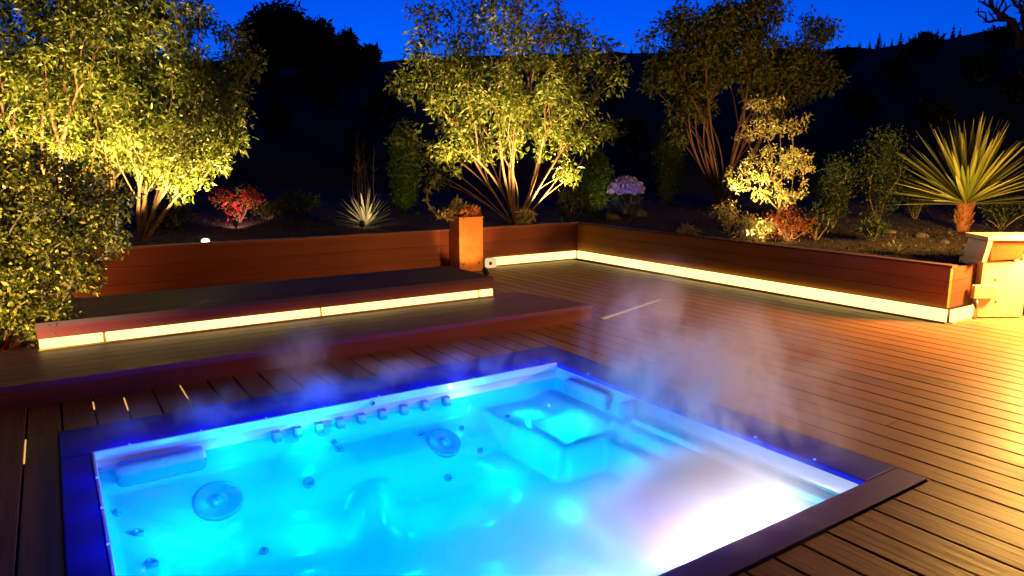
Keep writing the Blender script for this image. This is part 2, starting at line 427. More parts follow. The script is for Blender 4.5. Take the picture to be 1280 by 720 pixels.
# deck: separate boards along Y with open gaps, a hole for the tub
TX0, TX1, TY0, TY1 = -.065, 2.86, 1.25, 3.80      # tub surround, outer edges
mb = MB(); P_ = .1466; G_ = .0085; x = 1.71 - 24 * P_
rd = random.Random(3)
while x < 12:
    a, b = x + G_ / 2, x + P_ - G_ / 2
    y_end = 7.44 if x < 5.95 else 2.62
    segs = [(-2.2, y_end)]
    if b > TX0 and a < TX1:
        segs = [(-2.2, TY0 - .004), (TY1 + .004, y_end)]
    for (s0, s1) in segs:
        parts = []; y0 = s0
        if x > TX1 or s1 - s0 > 3.2:
            y1 = s0 + rd.uniform(1.2, 4.2)
            while y1 < s1 - .6: parts.append((y0, y1 - .002)); y0 = y1 + .002; y1 += rd.choice((3.6, 4.2, 4.8))
        parts.append((y0, s1))
        for (p0, p1) in parts:
            aa, bb = a, b
            if b > TX0 and a < TX0: bb = TX0 - .004
            if a < TX1 and b > TX1: aa = TX1 + .004
            dz = rd.uniform(-.0008, .0008); c = .003
            i = len(mb.v)
            prof = [(aa, -.028), (bb, -.028), (bb, -c + dz), (bb - c, dz), (aa + c, dz), (aa, -c + dz)]
            mb.v += [(q[0], p0, q[1]) for q in prof] + [(q[0], p1, q[1]) for q in prof]
            for k in range(6):
                k2 = (k + 1) % 6; mb.f.append((i + k, i + k2, i + 6 + k2, i + 6 + k)); mb.sm.append(False)
            mb.f.append(tuple(i + k for k in reversed(range(6)))); mb.sm.append(False)
            mb.f.append(tuple(i + 6 + k for k in range(6))); mb.sm.append(False)
    # the sliver of boards beside the tub where a board is cut by its edge
    if a < TX0 < b:
        mb.box(a, TY0 - .004, -.028, TX0 - .004, TY1 + .004, 0)
    if a < TX1 < b:
        mb.box(TX1 + .004, TY0 - .004, -.028, b, TY1 + .004, 0)
    x += P_
# fix boards that were cut to a sliver next to the tub: they continue full width in front of and behind it
x = 1.71 - 24 * P_
while x < 4:
    a, b = x + G_ / 2, x + P_ - G_ / 2
    if a < TX0 < b:
        mb.box(TX0 - .004, -2.2, -.028, b, TY0 - .004, -.0005); mb.box(TX0 - .004, TY1 + .004, -.028, b, 7.44, -.0005)
    if a < TX1 < b:
        mb.box(a, -2.2, -.028, TX1 + .004, TY0 - .004, -.0005); mb.box(a, TY1 + .004, -.028, TX1 + .004, 7.44, -.0005)
    x += P_
tag(mb.build('deck', M['deck']), kind='structure')
mb = MB()                                          # dark joists and membrane below the boards
for (x0, y0, x1, y1) in ((-6, -2.2, TX0 - .01, 7.44), (TX1 + .01, -2.2, 5.95, 7.44), (5.95, -2.2, 12, 2.6), (TX0 - .01, -2.2, TX1 + .01, TY0 - .01), (TX0 - .01, TY1 + .01, TX1 + .01, 7.44)):
    mb.quad((x0, y0, -.14), (x1, y0, -.14), (x1, y1, -.14), (x0, y1, -.14))
    yy = y0 + .2
    while yy < y1 - .1: mb.box(x0, yy, -.135, x1, yy + .045, -.031); yy += .45
tag(mb.build('deck_floor', M['under']), kind='structure')

# ================================================================== HOT TUB
tub = empty('hot_tub', (1.3, 2.4, 0), 'large square sunken hot tub glowing cyan, with a dark blue surround set in the deck', 'hot tub')
def tpart(mb, name, m, parent=None, bevel=0):
    return mb.build(name, m, parent or tub, xf=Matrix.Translation((-1.3, -2.4, 0)), bevel=bevel)
IX0, IX1, IY0, IY1 = .05, 2.62, 1.375, 3.42       # inside of the surround
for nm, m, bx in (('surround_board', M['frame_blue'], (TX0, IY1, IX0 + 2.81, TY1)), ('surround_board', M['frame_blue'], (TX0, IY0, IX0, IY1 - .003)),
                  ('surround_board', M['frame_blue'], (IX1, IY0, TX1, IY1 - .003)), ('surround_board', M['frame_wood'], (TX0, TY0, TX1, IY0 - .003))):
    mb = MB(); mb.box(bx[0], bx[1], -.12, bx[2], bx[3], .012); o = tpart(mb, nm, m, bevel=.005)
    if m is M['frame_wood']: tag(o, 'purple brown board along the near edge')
# lip and shell as one smooth moulding
def shell_h(x, y):
    dl, dr, df, db = x - IX0, IX1 - x, y - IY0, IY1 - y
    e = min(dl, dr, df, db)
    z = -.50                                        # footwell
    def lo(v): return max(0.0, min(1.0, v))
    def add(zv, m):                                 # raise to level zv where mask m
        nonlocal z
        z = z + (zv - z) * m if zv > z else z
    # benches: left and back loungers, right bench in two steps, front bench
    wob = .05 * math.sin(x * 4.2 + .7) + .03 * math.sin(x * 9.1)
    add(-.38 + .05 * math.sin(x * 3.1), 1 - sstep(.72 + wob, .95 + wob, db))
    add(-.37 + .05 * math.sin(y * 3.7), 1 - sstep(.62 + .05 * math.sin(y * 5), .86 + .05 * math.sin(y * 5), dl))
    add(-.40, 1 - sstep(.62, .78, dr)); add(-.19, 1 - sstep(.26, .31, dr)); 
    add(-.40, 1 - sstep(.5, .72, df))
    # sloped backs
    add(-.30 + .14 * (1 - lo(db / .34)), 1 - sstep(.20, .44, db)); add(-.30 + .12 * (1 - lo(dl / .3)), 1 - sstep(.16, .40, dl))
    # armrest between the two loungers
    ax = abs(x - (1.22 - .35 * (db - .3)))
    add(-.31, (1 - sstep(.03, .16, ax)) * (1 - sstep(.55, .85, db)))
    # diagonal lounger ridge
    dd = abs((x - .62) * .6 + (y - 2.35) * .8); along = (x - .62) * .8 - (y - 2.35) * .6
    add(-.40, (1 - sstep(.02, .18, dd)) * sstep(-.1, .1, along) * (1 - sstep(.5, .75, along)) * .8)
    # corner seat at the back right with raised arms
    add(-.33, sstep(1.62, 1.95, x) * sstep(2.2, 2.5, y))
    cs = sstep(0, .10, x - 2.02) * sstep(0, .10, y - 2.58)
    if cs > 0:
        z = z + (-.24 - z) * cs
        if y > 2.95: add(-.17, sstep(2.95, 3.06, y)); 
        if x > 2.3: add(-.14, sstep(2.36, 2.5, x) * .9)
        arm = max((1 - sstep(.02, .10, abs(x - 2.11))) * sstep(2.58, 2.66, y), (1 - sstep(.02, .09, abs(y - 2.67))) * sstep(2.02, 2.11, x))
        add(-.165, arm)
    # walls up to the lip
    wallw = .045
    if db < wallw: z = max(z, -.03 - .15 * (db / wallw) ** 1.2)
    for q in (dl, dr, df):
        if q < wallw: z = max(z, -.03 - .16 * (q / wallw) ** 1.2)
    if dr < .16 and y < 2.72: z = max(z, -.105 - .02 * (dr / .16))
    if e < .012: z = -.012
    return z
NXs, NYs = 232, 190
gx = np.linspace(IX0 + .001, IX1 - .001, NXs); gy = np.linspace(IY0 + .001, IY1 - .001, NYs)
H = np.array([[shell_h(x, y) for x in gx] for y in gy])
for _ in range(2):                                  # soften the moulding
    Hs = H.copy(); Hs[1:-1, 1:-1] = (H[1:-1, 1:-1] * 4 + H[:-2, 1:-1] + H[2:, 1:-1] + H[1:-1, :-2] + H[1:-1, 2:]) / 8
    Hs[:3] = H[:3]; Hs[-3:] = H[-3:]; Hs[:, :3] = H[:, :3]; Hs[:, -3:] = H[:, -3:]; H = Hs
XX, YY = np.meshgrid(gx, gy)
V = np.stack([XX - 1.3, YY - 2.4, H], axis=-1).reshape(-1, 3)
ii = np.arange(NYs - 1)[:, None] * NXs + np.arange(NXs - 1)[None, :]
Q = np.stack([ii, ii + 1, ii + NXs + 1, ii + NXs], axis=-1).reshape(-1, 4)
npmesh('shell', V, Q, M['acrylic'], tub, True)
def hz(x, y):
    i = min(NXs - 1, max(0, int(round((x - gx[0]) / (gx[1] - gx[0]))))); j = min(NYs - 1, max(0, int(round((y - gy[0]) / (gy[1] - gy[0])))))
    return H[j, i]
def shell_frame(x, y, off=.006):                    # stand a fitting on the moulded surface
    e = .05; n = Vector((-(hz(x + e, y) - hz(x - e, y)) / (2 * e), -(hz(x, y + e) - hz(x, y - e)) / (2 * e), 1)).normalized()
    return Matrix.Translation(Vector((x, y, hz(x, y))) + n * off) @ n.to_track_quat('Z', 'Y').to_matrix().to_4x4()
def hitshell(px, py):
    d = ray(px, py); t = 1.5
    while t < 8:
        x, y, z = d[0] * t, d[1] * t, CH + d[2] * t
        if IX0 < x < IX1 and IY0 < y < IY1 and z <= hz(x, y): return x, y
        t += .004
    return at(px, py, -.3)[:2]
# pale lip along the inner edge
mb = MB()
for bx in ((IX0, IY1 - .014, IX1, IY1 - .001), (IX0 + .001, IY0, IX0 + .014, IY1 - .016)):
    mb.box(bx[0], bx[1], -.03, bx[2], bx[3], .019)
tpart(mb, 'lip', M['acrylic'], bevel=.004)
T0 = Matrix.Translation((-1.3, -2.4, 0))
def fitting(px, py, r, kind='jet'):
    x, y = hitshell(px, py); xf = T0 @ shell_frame(x, y)
    mb = MB()
    if kind == 'big':
        mb.lathe([(r, -.02), (r, .002), (r * .93, .007), (r * .86, .003), (r * .55, .005), (r * .5, .0), (r * .22, .002), (r * .2, .010), (r * .05, .012)], seg=40)
        o = mb.build('grille', M['jet_light'], tub, xf=xf)
    else:
        mb.lathe([(r, -.02), (r, .004), (r * .8, .010), (r * .55, .006), (r * .5, -.004), (r * .1, -.004)], seg=20)
        o = mb.build('jet', M['jet'], tub, xf=xf)
    return o
fitting(272, 627, .105, 'big'); fitting(555, 553, .095, 'big')
for px, py, r in ((386, 606, .028), (145, 643, .02), (172, 668, .024), (189, 706, .026), (424, 562, .02), (417, 553, .014), (526, 545, .02), (577, 536, .014), (635, 523, .02), (466, 522, .012),
                  (560, 600, .02), (600, 566, .016), (860, 590, .02), (330, 690, .02)):
    fitting(px, py, r)
# row of square nozzles in the back wall
for i in range(9):
    px = 342 + (553 - 342) * i / 8; py = 540.5 + (498 - 540.5) * i / 8
    x = at(px, py, -.07)[0]; mb = MB(); mb.box(x - .019, IY1 - .062, -.098, x + .019, IY1 - .012, -.048); 
    mb.box(x - .012, IY1 - .066, -.09, x + .012, IY1 - .061, -.056)
    tpart(mb, 'nozzle', M['jet'])
# head pillows
def pillow(x0, y0, x1, y1, zt, th, m=M['pillow']):
    mb = MB(); d = Vector((x1 - x0, y1 - y0, 0)); u = d.normalized(); w = Vector((-u.y, u.x, 0))
    K = 16; prof = []
    for j in range(K):
        a = 2 * PI * j / K; prof.append((math.copysign(abs(math.cos(a)) ** .55, math.cos(a)) * th * .5, math.copysign(abs(math.sin(a)) ** .55, math.sin(a)) * .055))
    i0 = len(mb.v); st = [0, .02, .06, .14, .5, .86, .94, .98, 1]; sc = [.55, .85, .97, 1, 1, 1, .97, .85, .55]
    for s_, k_ in zip(st, sc):
        c = Vector((x0, y0, zt)) + d * s_
        for a, b in prof: mb.v.append(tuple(c + w * a * k_ + Vector((0, 0, b * k_))))
    for r_ in range(len(st) - 1):
        for j in range(K):
            a = i0 + r_ * K + j; b = i0 + r_ * K + (j + 1) % K; mb.f.append((a, b, b + K, a + K)); mb.sm.append(True)
    mb.f.append(tuple(i0 + j for j in reversed(range(K)))); mb.sm.append(False)
    mb.f.append(tuple(i0 + (len(st) - 1) * K + j for j in range(K))); mb.sm.append(False)
    return tpart(mb, 'headrest', m)
pillow(.13, 3.345, .50, 3.345, -.085, .09)
pillow(2.575, 2.86, 2.575, 3.25, -.085, .05)
pillow(2.50, 2.665, 2.60, 2.665, -.065, .05)
# rail step along the right side
mb = MB(); mb.box(2.52, 1.40, -.14, 2.60, 2.62, -.085); tpart(mb, 'side_ledge', M['acrylic'], bevel=.015)
# underwater lamps
CY = (.0, .66, 1); BL = (.0, .26, 1)
for (x, y, z, p, c) in ((.40, 2.95, -.14, 4.4, CY), (.85, 2.85, -.14, 4.4, CY), (1.35, 2.85, -.14, 4.8, CY), (1.8, 2.85, -.14, 4.4, CY), (.40, 2.35, -.14, 4.4, CY), (.40, 1.8, -.14, 4.2, (0, .5, 1)),
                        (2.33, 2.92, -.125, 2.2, CY), (2.22, 3.15, -.12, 1.4, CY), (.95, 2.2, -.26, 5.5, BL), (1.5, 2.15, -.30, 6.5, BL), (1.9, 2.35, -.26, 4.0, (0, .42, 1)), (.95, 1.7, -.26, 5, BL),
                        (1.5, 1.65, -.26, 4.5, BL), (2.2, 2.3, -.2, 2.2, (.0, .5, 1)), (2.45, 1.9, -.13, 1.0, (.1, .4, 1))):
    point((x, y, z), p, c, 0, 'underwater_lamp')
for (x, y, z, p, c) in ((.62, 3.30, -.04, 14, (.0, .05, 1)), (1.0, 3.30, -.04, 20, (.0, .07, 1)), (1.9, 3.30, -.04, 18, (.02, .05, 1)), (.15, 2.5, -.04, 9, (.02, .03, 1)), (1.2, 1.5, -.05, 9, (.15, .08, 1))):
    point((x, y, z), p, c, 0, 'rim_lamp')  # hidden blue fill points added to tint the steam
for (x, y, z, p, c) in ((2.12, 1.42, -.03, 5.5, (1, .90, 1)), (1.90, 1.42, -.03, 7, (1, .84, .98)), (1.65, 1.42, -.03, 6, (1, .55, .95)), (1.35, 1.42, -.03, 2.5, (.5, .4, 1))):
    point((x, y, z), p, c, 0, 'rim_lamp')  # hidden white and pink fill added behind the near rim for the steam
for i_ in range(7):
    for j_ in range(5):
        x_ = 1.55 + i_ * .14 + .03 * (j_ % 2); y_ = 1.50 + j_ * .10
        g_ = math.exp(-((x_ - 2.0) / .34) ** 2 - ((y_ - 1.68) / .25) ** 2)
        point((x_, y_, -.0722), .95 * g_, (1, .93, 1) if x_ > 1.8 else (.95, .62, 1), 0, 'bubble_lamp')  # fill points added at the water surface to whiten the steam evenly
for (x, y) in ((.62, 2.75), (1.35, 3.0), (.50, 2.0), (2.03, 1.66)):
    pass

# blue fill dots added along the lip to turn surround and steam blue
LIPB = (.01, .05, 1)
spots_ = [(x_, IY1 - .007, .85) for x_ in (.2, .5, .8, 1.1, 1.4, 1.7, 2.0, 2.3, 2.55)] + [(IX0 + .007, y_, .35) for y_ in (3.1, 2.8, 2.5, 2.2, 1.9, 1.6)] + [(IX1 + .004, y_, .14) for y_ in (3.1, 2.8, 2.5, 2.2, 1.9, 1.6)]
for (x_, y_, p_) in spots_:
    mb = MB(); mb.lathe([(.006, .0), (.0055, .004), (.003, .006)], c=(x_, y_, .0185), seg=10); tpart(mb, 'rim_light', M['rimlens'])
    point((x_, y_, .11), p_, LIPB, 0, 'rim_lamp')

# water: gently rippled sheet that lets the lamps through
m, nt, out = mat('spa_water')
tc = N(nt, 'ShaderNodeTexCoord'); n1 = N(nt, 'ShaderNodeTexNoise', Scale=4.5, Detail=3.0, Roughness=.55, Distortion=.8); L(nt, tc.outputs['Object'], n1.inputs['Vector'])
bpn = N(nt, 'ShaderNodeBump', Strength=.35, Distance=.03); L(nt, n1.outputs[0], bpn.inputs['Height'])
fr = N(nt, 'ShaderNodeFresnel', IOR=1.33); L(nt, bpn.outputs[0], fr.inputs['Normal'])
gl = N(nt, 'ShaderNodeBsdfGlossy', Roughness=.06); L(nt, bpn.outputs[0], gl.inputs['Normal'])
tr = N(nt, 'ShaderNodeBsdfTransparent', Color=(.09, .86, 1, 1)); mx = N(nt, 'ShaderNodeMixShader')
fm = N(nt, 'ShaderNodeMath', operation='MULTIPLY'); L(nt, fr.outputs[0], fm.inputs[0]); fm.inputs[1].default_value = .45; L(nt, fm.outputs[0], mx.inputs[0]); L(nt, tr.outputs[0], mx.inputs[1]); L(nt, gl.outputs[0], mx.inputs[2]); L(nt, mx.outputs[0], out.inputs[0])
mb = MB(); mb.quad((IX0 + .004, IY0 + .004, -.075), (IX1 - .004, IY0 + .004, -.075), (IX1 - .004, IY1 - .004, -.075), (IX0 + .004, IY1 - .004, -.075))
tag(mb.build('water', m), kind='structure')

# ================================================================== STEP AND PLATFORM
pc = at(743, 399)[:2]; YF = 4.315
Z1 = .132
root = empty('deck_step', (1, 4.7, 0), 'low wide timber step with a maroon front edge running along behind the hot tub', 'step')
def rel(mb, name, m, root, bevel=0, lab=None):
    o = mb.build(name, m, root, xf=Matrix.Translation(-Vector(root.location)), bevel=bevel)
    if lab: o['label'] = lab
    return o
px1, py1 = at(743, 381, Z1)[:2]; px2, py2 = at(835, 367, Z1)[:2]
mb = MB(); nb = 7; yb = 5.18
for k in range(nb):
    ya = YF + (yb - YF) * k / nb + .003; yc = YF + (yb - YF) * (k + 1) / nb - .003
    def xe(y): return 3.69 - (y - YF) * .25          # slightly slanting right end
    xa, xb = xe(ya), xe(yc)
    mb.hexa([(-5, ya, Z1 - .03), (xa, ya, Z1 - .03), (xb, yc, Z1 - .03), (-5, yc, Z1 - .03)], [(-5, ya, Z1), (xa, ya, Z1), (xb, yc, Z1), (-5, yc, Z1)])
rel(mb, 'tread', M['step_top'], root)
mb = MB(); mb.hexa([(-5, YF + .008, .002), (3.68, YF + .008, .002), (3.68, YF + .03, .002), (-5, YF + .03, .002)], [(-5, YF + .008, Z1 - .032), (3.68, YF + .008, Z1 - .032), (3.68, YF + .03, Z1 - .032), (-5, YF + .03, Z1 - .032)])
rel(mb, 'fascia', M['step_red'], root)
mb = MB(); mb.hexa([(3.66, YF + .031, .002), (3.68, YF + .031, .002), (3.45, yb, .002), (3.43, yb, .002)], [(3.66, YF + .031, Z1 - .032), (3.68, YF + .031, Z1 - .032), (3.45, yb, Z1 - .032), (3.43, yb, Z1 - .032)])
rel(mb, 'end_fascia', M['walldark'], root)
# metal edge strip on the deck
a = Vector(at(752, 399, .004)); b = Vector(at(825, 375, .004)); u = (b - a).normalized(); w = Vector((-u.y, u.x, 0))
mb = MB(); mb.hexa([a - w * .02, b - w * .006, b + w * .006, a + w * .02], [a - w * .02 + Vector((0, 0, .008)), b - w * .006 + Vector((0, 0, .008)), b + w * .006 + Vector((0, 0, .008)), a + w * .02 + Vector((0, 0, .008))])
tag(mb.build('metal_strip', plain('pale_metal', (.8, .72, .5), .35, .0)), 'thin pale metal strip lying on the deck beyond the end of the low step', 'metal strip')

root = empty('raised_platform', (1.5, 5.5, Z1), 'raised timber platform with a maroon front edge and dark top above the left light strip', 'platform')
PX0, PX1, PY0, PY1 = -.14, 3.19, 5.10, 5.95; ZS, Z2 = Z1 + .070, .305
mb = MB()
for k in range(6):
    ya = PY0 - .012 + (PY1 - PY0) * k / 6; mb.box(PX0, ya + .002, Z2 - .03, PX1 + .01, ya + (PY1 - PY0) / 6 - .002, Z2)
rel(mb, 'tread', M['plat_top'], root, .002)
mb = MB(); mb.box(PX0, PY0, ZS, PX1, PY0 + .03, Z2 - .031); rel(mb, 'fascia', wood('platform_fascia', (.07, .013, .025), (.14, .028, .04), .5, 'X', .5, .2, .2), root)
mb = MB(); mb.box(PX0 + .01, PY0 + .03, Z1 + .001, PX1 - .01, PY0 + .06, ZS + .02); mb.box(PX1 - .03, PY0 + .06, 0, PX1 - .005, PY1 - .03, Z2 - .032); mb.box(PX0 + .01, PY1 - .05, 0, PX1 - .03, PY1 - .02, Z2 - .032)
mb.box(PX0, PY0 + .06, 0, PX0 + .03, PY1 - .06, Z2 - .032)
rel(mb, 'frame', M['walldark'], root)

def strip(label, p0, p1, z0, hgt, side, joints=(), t=.022, ends=True):
    """glowing LED strip: diffuser body between base rail and joints"""
    p0 = Vector((*p0, 0)); p1 = Vector((*p1, 0)); u = (p1 - p0).normalized(); w = Vector((side[0], side[1], 0))
    root = empty('light_strip', (p0.x, p0.y, z0), label, 'light strip', 'warm glowing light strips')
    cuts = [0] + list(joints) + [1]
    Ln = (p1 - p0).length
    mb = MB()
    for a, b in zip(cuts, cuts[1:]):
        A_ = p0 + u * (a * Ln + .008); B_ = p0 + u * (b * Ln - .008)
        mb.hexa([A_, B_, B_ + w * t, A_ + w * t] if u.cross(w).z > 0 else [A_ + w * t, B_ + w * t, B_, A_],
                [q + Vector((0, 0, hgt)) for q in ([A_, B_, B_ + w * t, A_ + w * t] if u.cross(w).z > 0 else [A_ + w * t, B_ + w * t, B_, A_])])
    for i, v in enumerate(mb.v): mb.v[i] = (v[0], v[1], v[2] + z0 + .012)
    rel(mb, 'diffuser', M['strip'], root)
    mb = MB()
    A_, B_ = p0, p1; pts = [A_ - w * .002, B_ - w * .002, B_ + w * (t + .01), A_ + w * (t + .01)]
    if u.cross(w).z < 0: pts = pts[::-1]
    mb.hexa([(q.x, q.y, z0 + .001) for q in pts], [(q.x, q.y, z0 + .010) for q in pts]); rel(mb, 'base_rail', M['stripdim'], root)
    for a in cuts[1:-1]:
        c = p0 + u * (a * Ln); pts = [c - u * .004, c + u * .004, c + u * .004 + w * (t + .001), c - u * .004 + w * (t + .001)]
        if u.cross(w).z < 0: pts = pts[::-1]
        mb = MB(); mb.hexa([(q.x, q.y, z0 + .010) for q in pts], [(q.x, q.y, z0 + hgt + .012) for q in pts]); rel(mb, 'joint', M['stripdim'], root)
    return root
jf = lambda px, py: (at(px, py, Z1)[0] - PX0) / (PX1 - PX0)
strip('long glowing light strip under the raised platform on the left', (PX0, PY0), (PX1, PY0), Z1, ZS - Z1 - .014, (0, -1), [jf(131, 428), jf(399, 395), jf(583, 368)])

# ================================================================== RETAINING WALLS
def plank_wall(root, name, p0, p1, zb0, zb1, zt0, zt1, side, m, n=3, th=.045):
    p0 = Vector((*p0, 0)); p1 = Vector((*p1, 0)); w = Vector((*side, 0)); mb = MB()
    flip = (p1 - p0).cross(w).z < 0
    for k in range(n):
        a0 = zb0 + (zt0 - zb0) * k / n + .0015; b0 = zb0 + (zt0 - zb0) * (k + 1) / n - .0015
        a1 = zb1 + (zt1 - zb1) * k / n + .0015; b1 = zb1 + (zt1 - zb1) * (k + 1) / n - .0015
        lo = [Vector((p0.x, p0.y, a0)), Vector((p1.x, p1.y, a1)), Vector((p1.x, p1.y, a1)) - w * -th, Vector((p0.x, p0.y, a0)) - w * -th]
        hi = [Vector((p0.x, p0.y, b0)), Vector((p1.x, p1.y, b1)), Vector((p1.x, p1.y, b1)) - w * -th, Vector((p0.x, p0.y, b0)) - w * -th]
        if flip: lo = lo[::-1]; hi = hi[::-1]
        mb.hexa(lo, hi)
    return rel(mb, name, m, root)
cx, cy = 6.10, 7.50
rx, ry = 6.02, 2.63
SH = .100
zc = .483; zr = .452
# side = outward-garden direction
root = empty('retaining_wall', (6.06, 5, 0), 'long timber retaining wall on the right side of the deck, below the lit pale tree', 'retaining wall')
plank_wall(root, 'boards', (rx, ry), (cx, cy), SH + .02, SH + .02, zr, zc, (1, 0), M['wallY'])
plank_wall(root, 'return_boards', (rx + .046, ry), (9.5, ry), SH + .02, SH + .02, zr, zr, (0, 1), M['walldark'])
mb = MB(); mb.hexa([(rx - .012, ry - .012, zr + .001), (rx + .085, ry - .012, zr + .001), (cx + .085, cy - .02, zc + .001), (cx - .012, cy - .02, zc + .001)],
                   [(rx - .012, ry - .012, zr + .022), (rx + .085, ry - .012, zr + .022), (cx + .085, cy - .02, zc + .022), (cx - .012, cy - .02, zc + .022)])
rel(mb, 'cap', M['capw'], root)
mb = MB(); mb.hexa([(rx + .02, ry + .03, -.03), (rx + .05, ry + .03, -.03), (cx + .05, cy - .03, -.03), (cx + .02, cy - .03, -.03)], [(rx + .02, ry + .03, SH + .02), (rx + .05, ry + .03, SH + .02), (cx + .05, cy - .03, SH + .02), (cx + .02, cy - .03, SH + .02)])
mb.box(rx + .05, ry + .02, -.03, 9.5, ry + .05, SH + .02); rel(mb, 'plinth', M['walldark'], root)
root = empty('retaining_wall', (2, 7.52, 0), 'long timber retaining wall at the back of the deck, behind the raised platform', 'retaining wall')
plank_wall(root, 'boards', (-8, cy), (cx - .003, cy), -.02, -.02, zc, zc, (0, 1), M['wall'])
mb = MB(); mb.box(-8, cy - .012, zc + .001, cx + .085, cy + .085, zc + .022); rel(mb, 'cap', wood('wall_cap_long', (.12, .04, .02), (.24, .09, .05), .5, 'X', .6, .2, .25), root)

s2x = at(618, 333)[0]
strip('short glowing light strip at the foot of the back wall, right of the rusty planter', (s2x, cy - .003), (cx - .03, cy - .003), 0, SH, (0, -1), [])
strip('long glowing light strip at the foot of the right wall', (rx - .004, ry - .02), (cx - .006, cy - .03), 0, SH, (-1, 0), [])
strip('short bright light strip turning the corner beside the cream cabinet', (rx + .0, ry - .026), (rx + .42, ry - .026), 0, SH, (0, -1), [.28])
# round socket at the strip's end
root = empty('cable_socket', (s2x - .10, cy - .12, .0), 'pale rounded socket box with a dark hole at the end of the back light strip', 'socket')
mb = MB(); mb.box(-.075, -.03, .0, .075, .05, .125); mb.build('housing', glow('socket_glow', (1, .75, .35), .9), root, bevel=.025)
mb = MB(); mb.tube([(-.03, -.028, .062), (-.03, -.036, .062)], .022, 16); mb.build('hole', M['dark'], root)

# planter box
pb = at(583, 335, .1); bx, by = pb[0], cy - .14
root = empty('planter_box', (bx, by, 0), 'tall orange rusty steel planter box standing against the back wall', 'planter')
root.location = (at(583, 300, .40)[0], by, 0)
d = ray(583, 300); t = by / d[1]; root.location = (d[0] * t, by, 0)
mb = MB(); W_ = .165; Zt = .655
for (a, b, c, dd) in ((-W_, -.12, W_, -.105), (-W_, .105, W_, .12), (-W_, -.105, -W_ + .015, .105), (W_ - .015, -.105, W_, .105)): mb.box(a, b, 0, c, dd, Zt)
mb.box(-W_ - .008, -.128, Zt, W_ + .008, -.10, Zt + .012)
mb.build('box', M['corten'], root, bevel=.003)
mb = MB(); mb.box(-W_ + .016, -.104, .1, W_ - .016, .104, Zt - .05); mb.build('soil_fill', M['soil'], root)
mb = MB()
for q in (-.11, .11):
    mb = MB(); mb.tube([(q, -.12, .10), (q, -.127, .10)], .012, 10); mb.build('bolt', M['dark'], root)
pbx, pby = root.location.x, root.location.y
bush('potted_plant', 'orange leaved low plant spilling out of the rusty planter box', 'plant', (pbx, pby, Zt - .05), .34, .16, M['leaf_orange'], 420, .05, .03, seed=11, lift=.25)
# trailing succulent with a curling stem to the left of the planter
root = empty('trailing_plant', (pbx - .14, pby, Zt - .04), 'curling thorny stem with yellow green leaf tufts reaching left from the planter', 'plant')
d0 = Vector(root.location); Dp = d0.x * FW[0] + d0.y * FW[1]
cpts = [Vector(atd(px, py, Dp)) - d0 for px, py in ((572, 276), (560, 273), (548, 270), (538, 261), (533, 250), (535, 239), (542, 229), (548, 221))]
mb = MB(); mb.tube(cpts, [.014, .014, .013, .012, .011, .010, .008, .005], 6)
tufts = [Vector(atd(px, py, Dp)) - d0 for px, py in ((566, 262), (572, 252), (561, 268), (552, 268), (577, 262), (580, 268), (569, 258))]
for tt in tufts: mb.tube([cpts[1], tt], .005, 4)
mb.build('stem', M['bark_grey'], root)
for i, t_ in enumerate(tufts):
    V, Q = leaves([np.array(t_)], 55, .055, .06, .018, 0, seed=4 + i); npmesh('leaf_tuft', V, Q, M['leaf_pale'], root)
V, Q = leaves([np.array(t_) for t_ in cpts], 40, .03, .03, .012, 0, seed=5); npmesh('foliage', V, Q, M['leaf_pale'], root)

# dome lamp on the wall
d = ray(257, 303); t = (cy + .03) / d[1]
root = empty('dome_lamp', (d[0] * t, cy + .03, zc + .022), 'small glowing dome lamp sitting on top of the back wall', 'lamp')
mb = MB(); mb.lathe([(.045, 0), (.048, .004), (.048, .008), (.040, .010)]); mb.build('base', M['dark'], root)
mb = MB(); mb.lathe([(.040, .010)] + [(.040 * math.cos(a * PI / 14), .011 + .032 * math.sin(a * PI / 14)) for a in range(7)]); mb.build('dome', M['lampglow'], root)

# ================================================================== CREAM CABINET AT THE RIGHT
Dc = 5.72
root = empty('outdoor_cabinet', atd(1240, 398, Dc)[:2] + (0,), 'brightly lit cream outdoor cabinet with overhanging top and side shelf beyond the right wall', 'cabinet', rz=R(-33))
def cpt(mb, name, m, bevel=.004, lab=None, rot=None):
    o = mb.build(name, m, root, bevel=bevel)
    if lab: o['label'] = lab
    return o
k = Dc / F
def X_(px): return (px - 1240) * k * 1.03
def Zc(py): return CH - (py - 210) * k * 1.03
mb = MB(); mb.box(X_(1219), -.02, .01, X_(1268), .0, Zc(322)); cpt(mb, 'front_panel', M['cream'])
mb = MB(); mb.box(X_(1220), .003, .01, X_(1232), .30, Zc(322)); cpt(mb, 'side_panel', M['cream'])
mb = MB(); mb.box(X_(1262), .02, .12, X_(1400), .06, Zc(315)); cpt(mb, 'back_panel', M['cream'])
mb = MB(); mb.hexa([(X_(1214), -.09, Zc(296)), (X_(1420), -.09, Zc(296)), (X_(1420), .30, Zc(296)), (X_(1224), .30, Zc(296))], [(X_(1214), -.09, Zc(291)), (X_(1420), -.09, Zc(291)), (X_(1420), .30, Zc(291)), (X_(1224), .30, Zc(291))])
cpt(mb, 'top', M['cream'])
mb = MB(); mb.hexa([(X_(1210), -.085, Zc(322)), (X_(1216), -.085, Zc(322)), (X_(1220), .2, Zc(322)), (X_(1214), .2, Zc(322))], [(X_(1215), -.085, Zc(296.5)), (X_(1221), -.085, Zc(296.5)), (X_(1225), .2, Zc(296.5)), (X_(1219), .2, Zc(296.5))])
cpt(mb, 'side_apron', M['cream'])
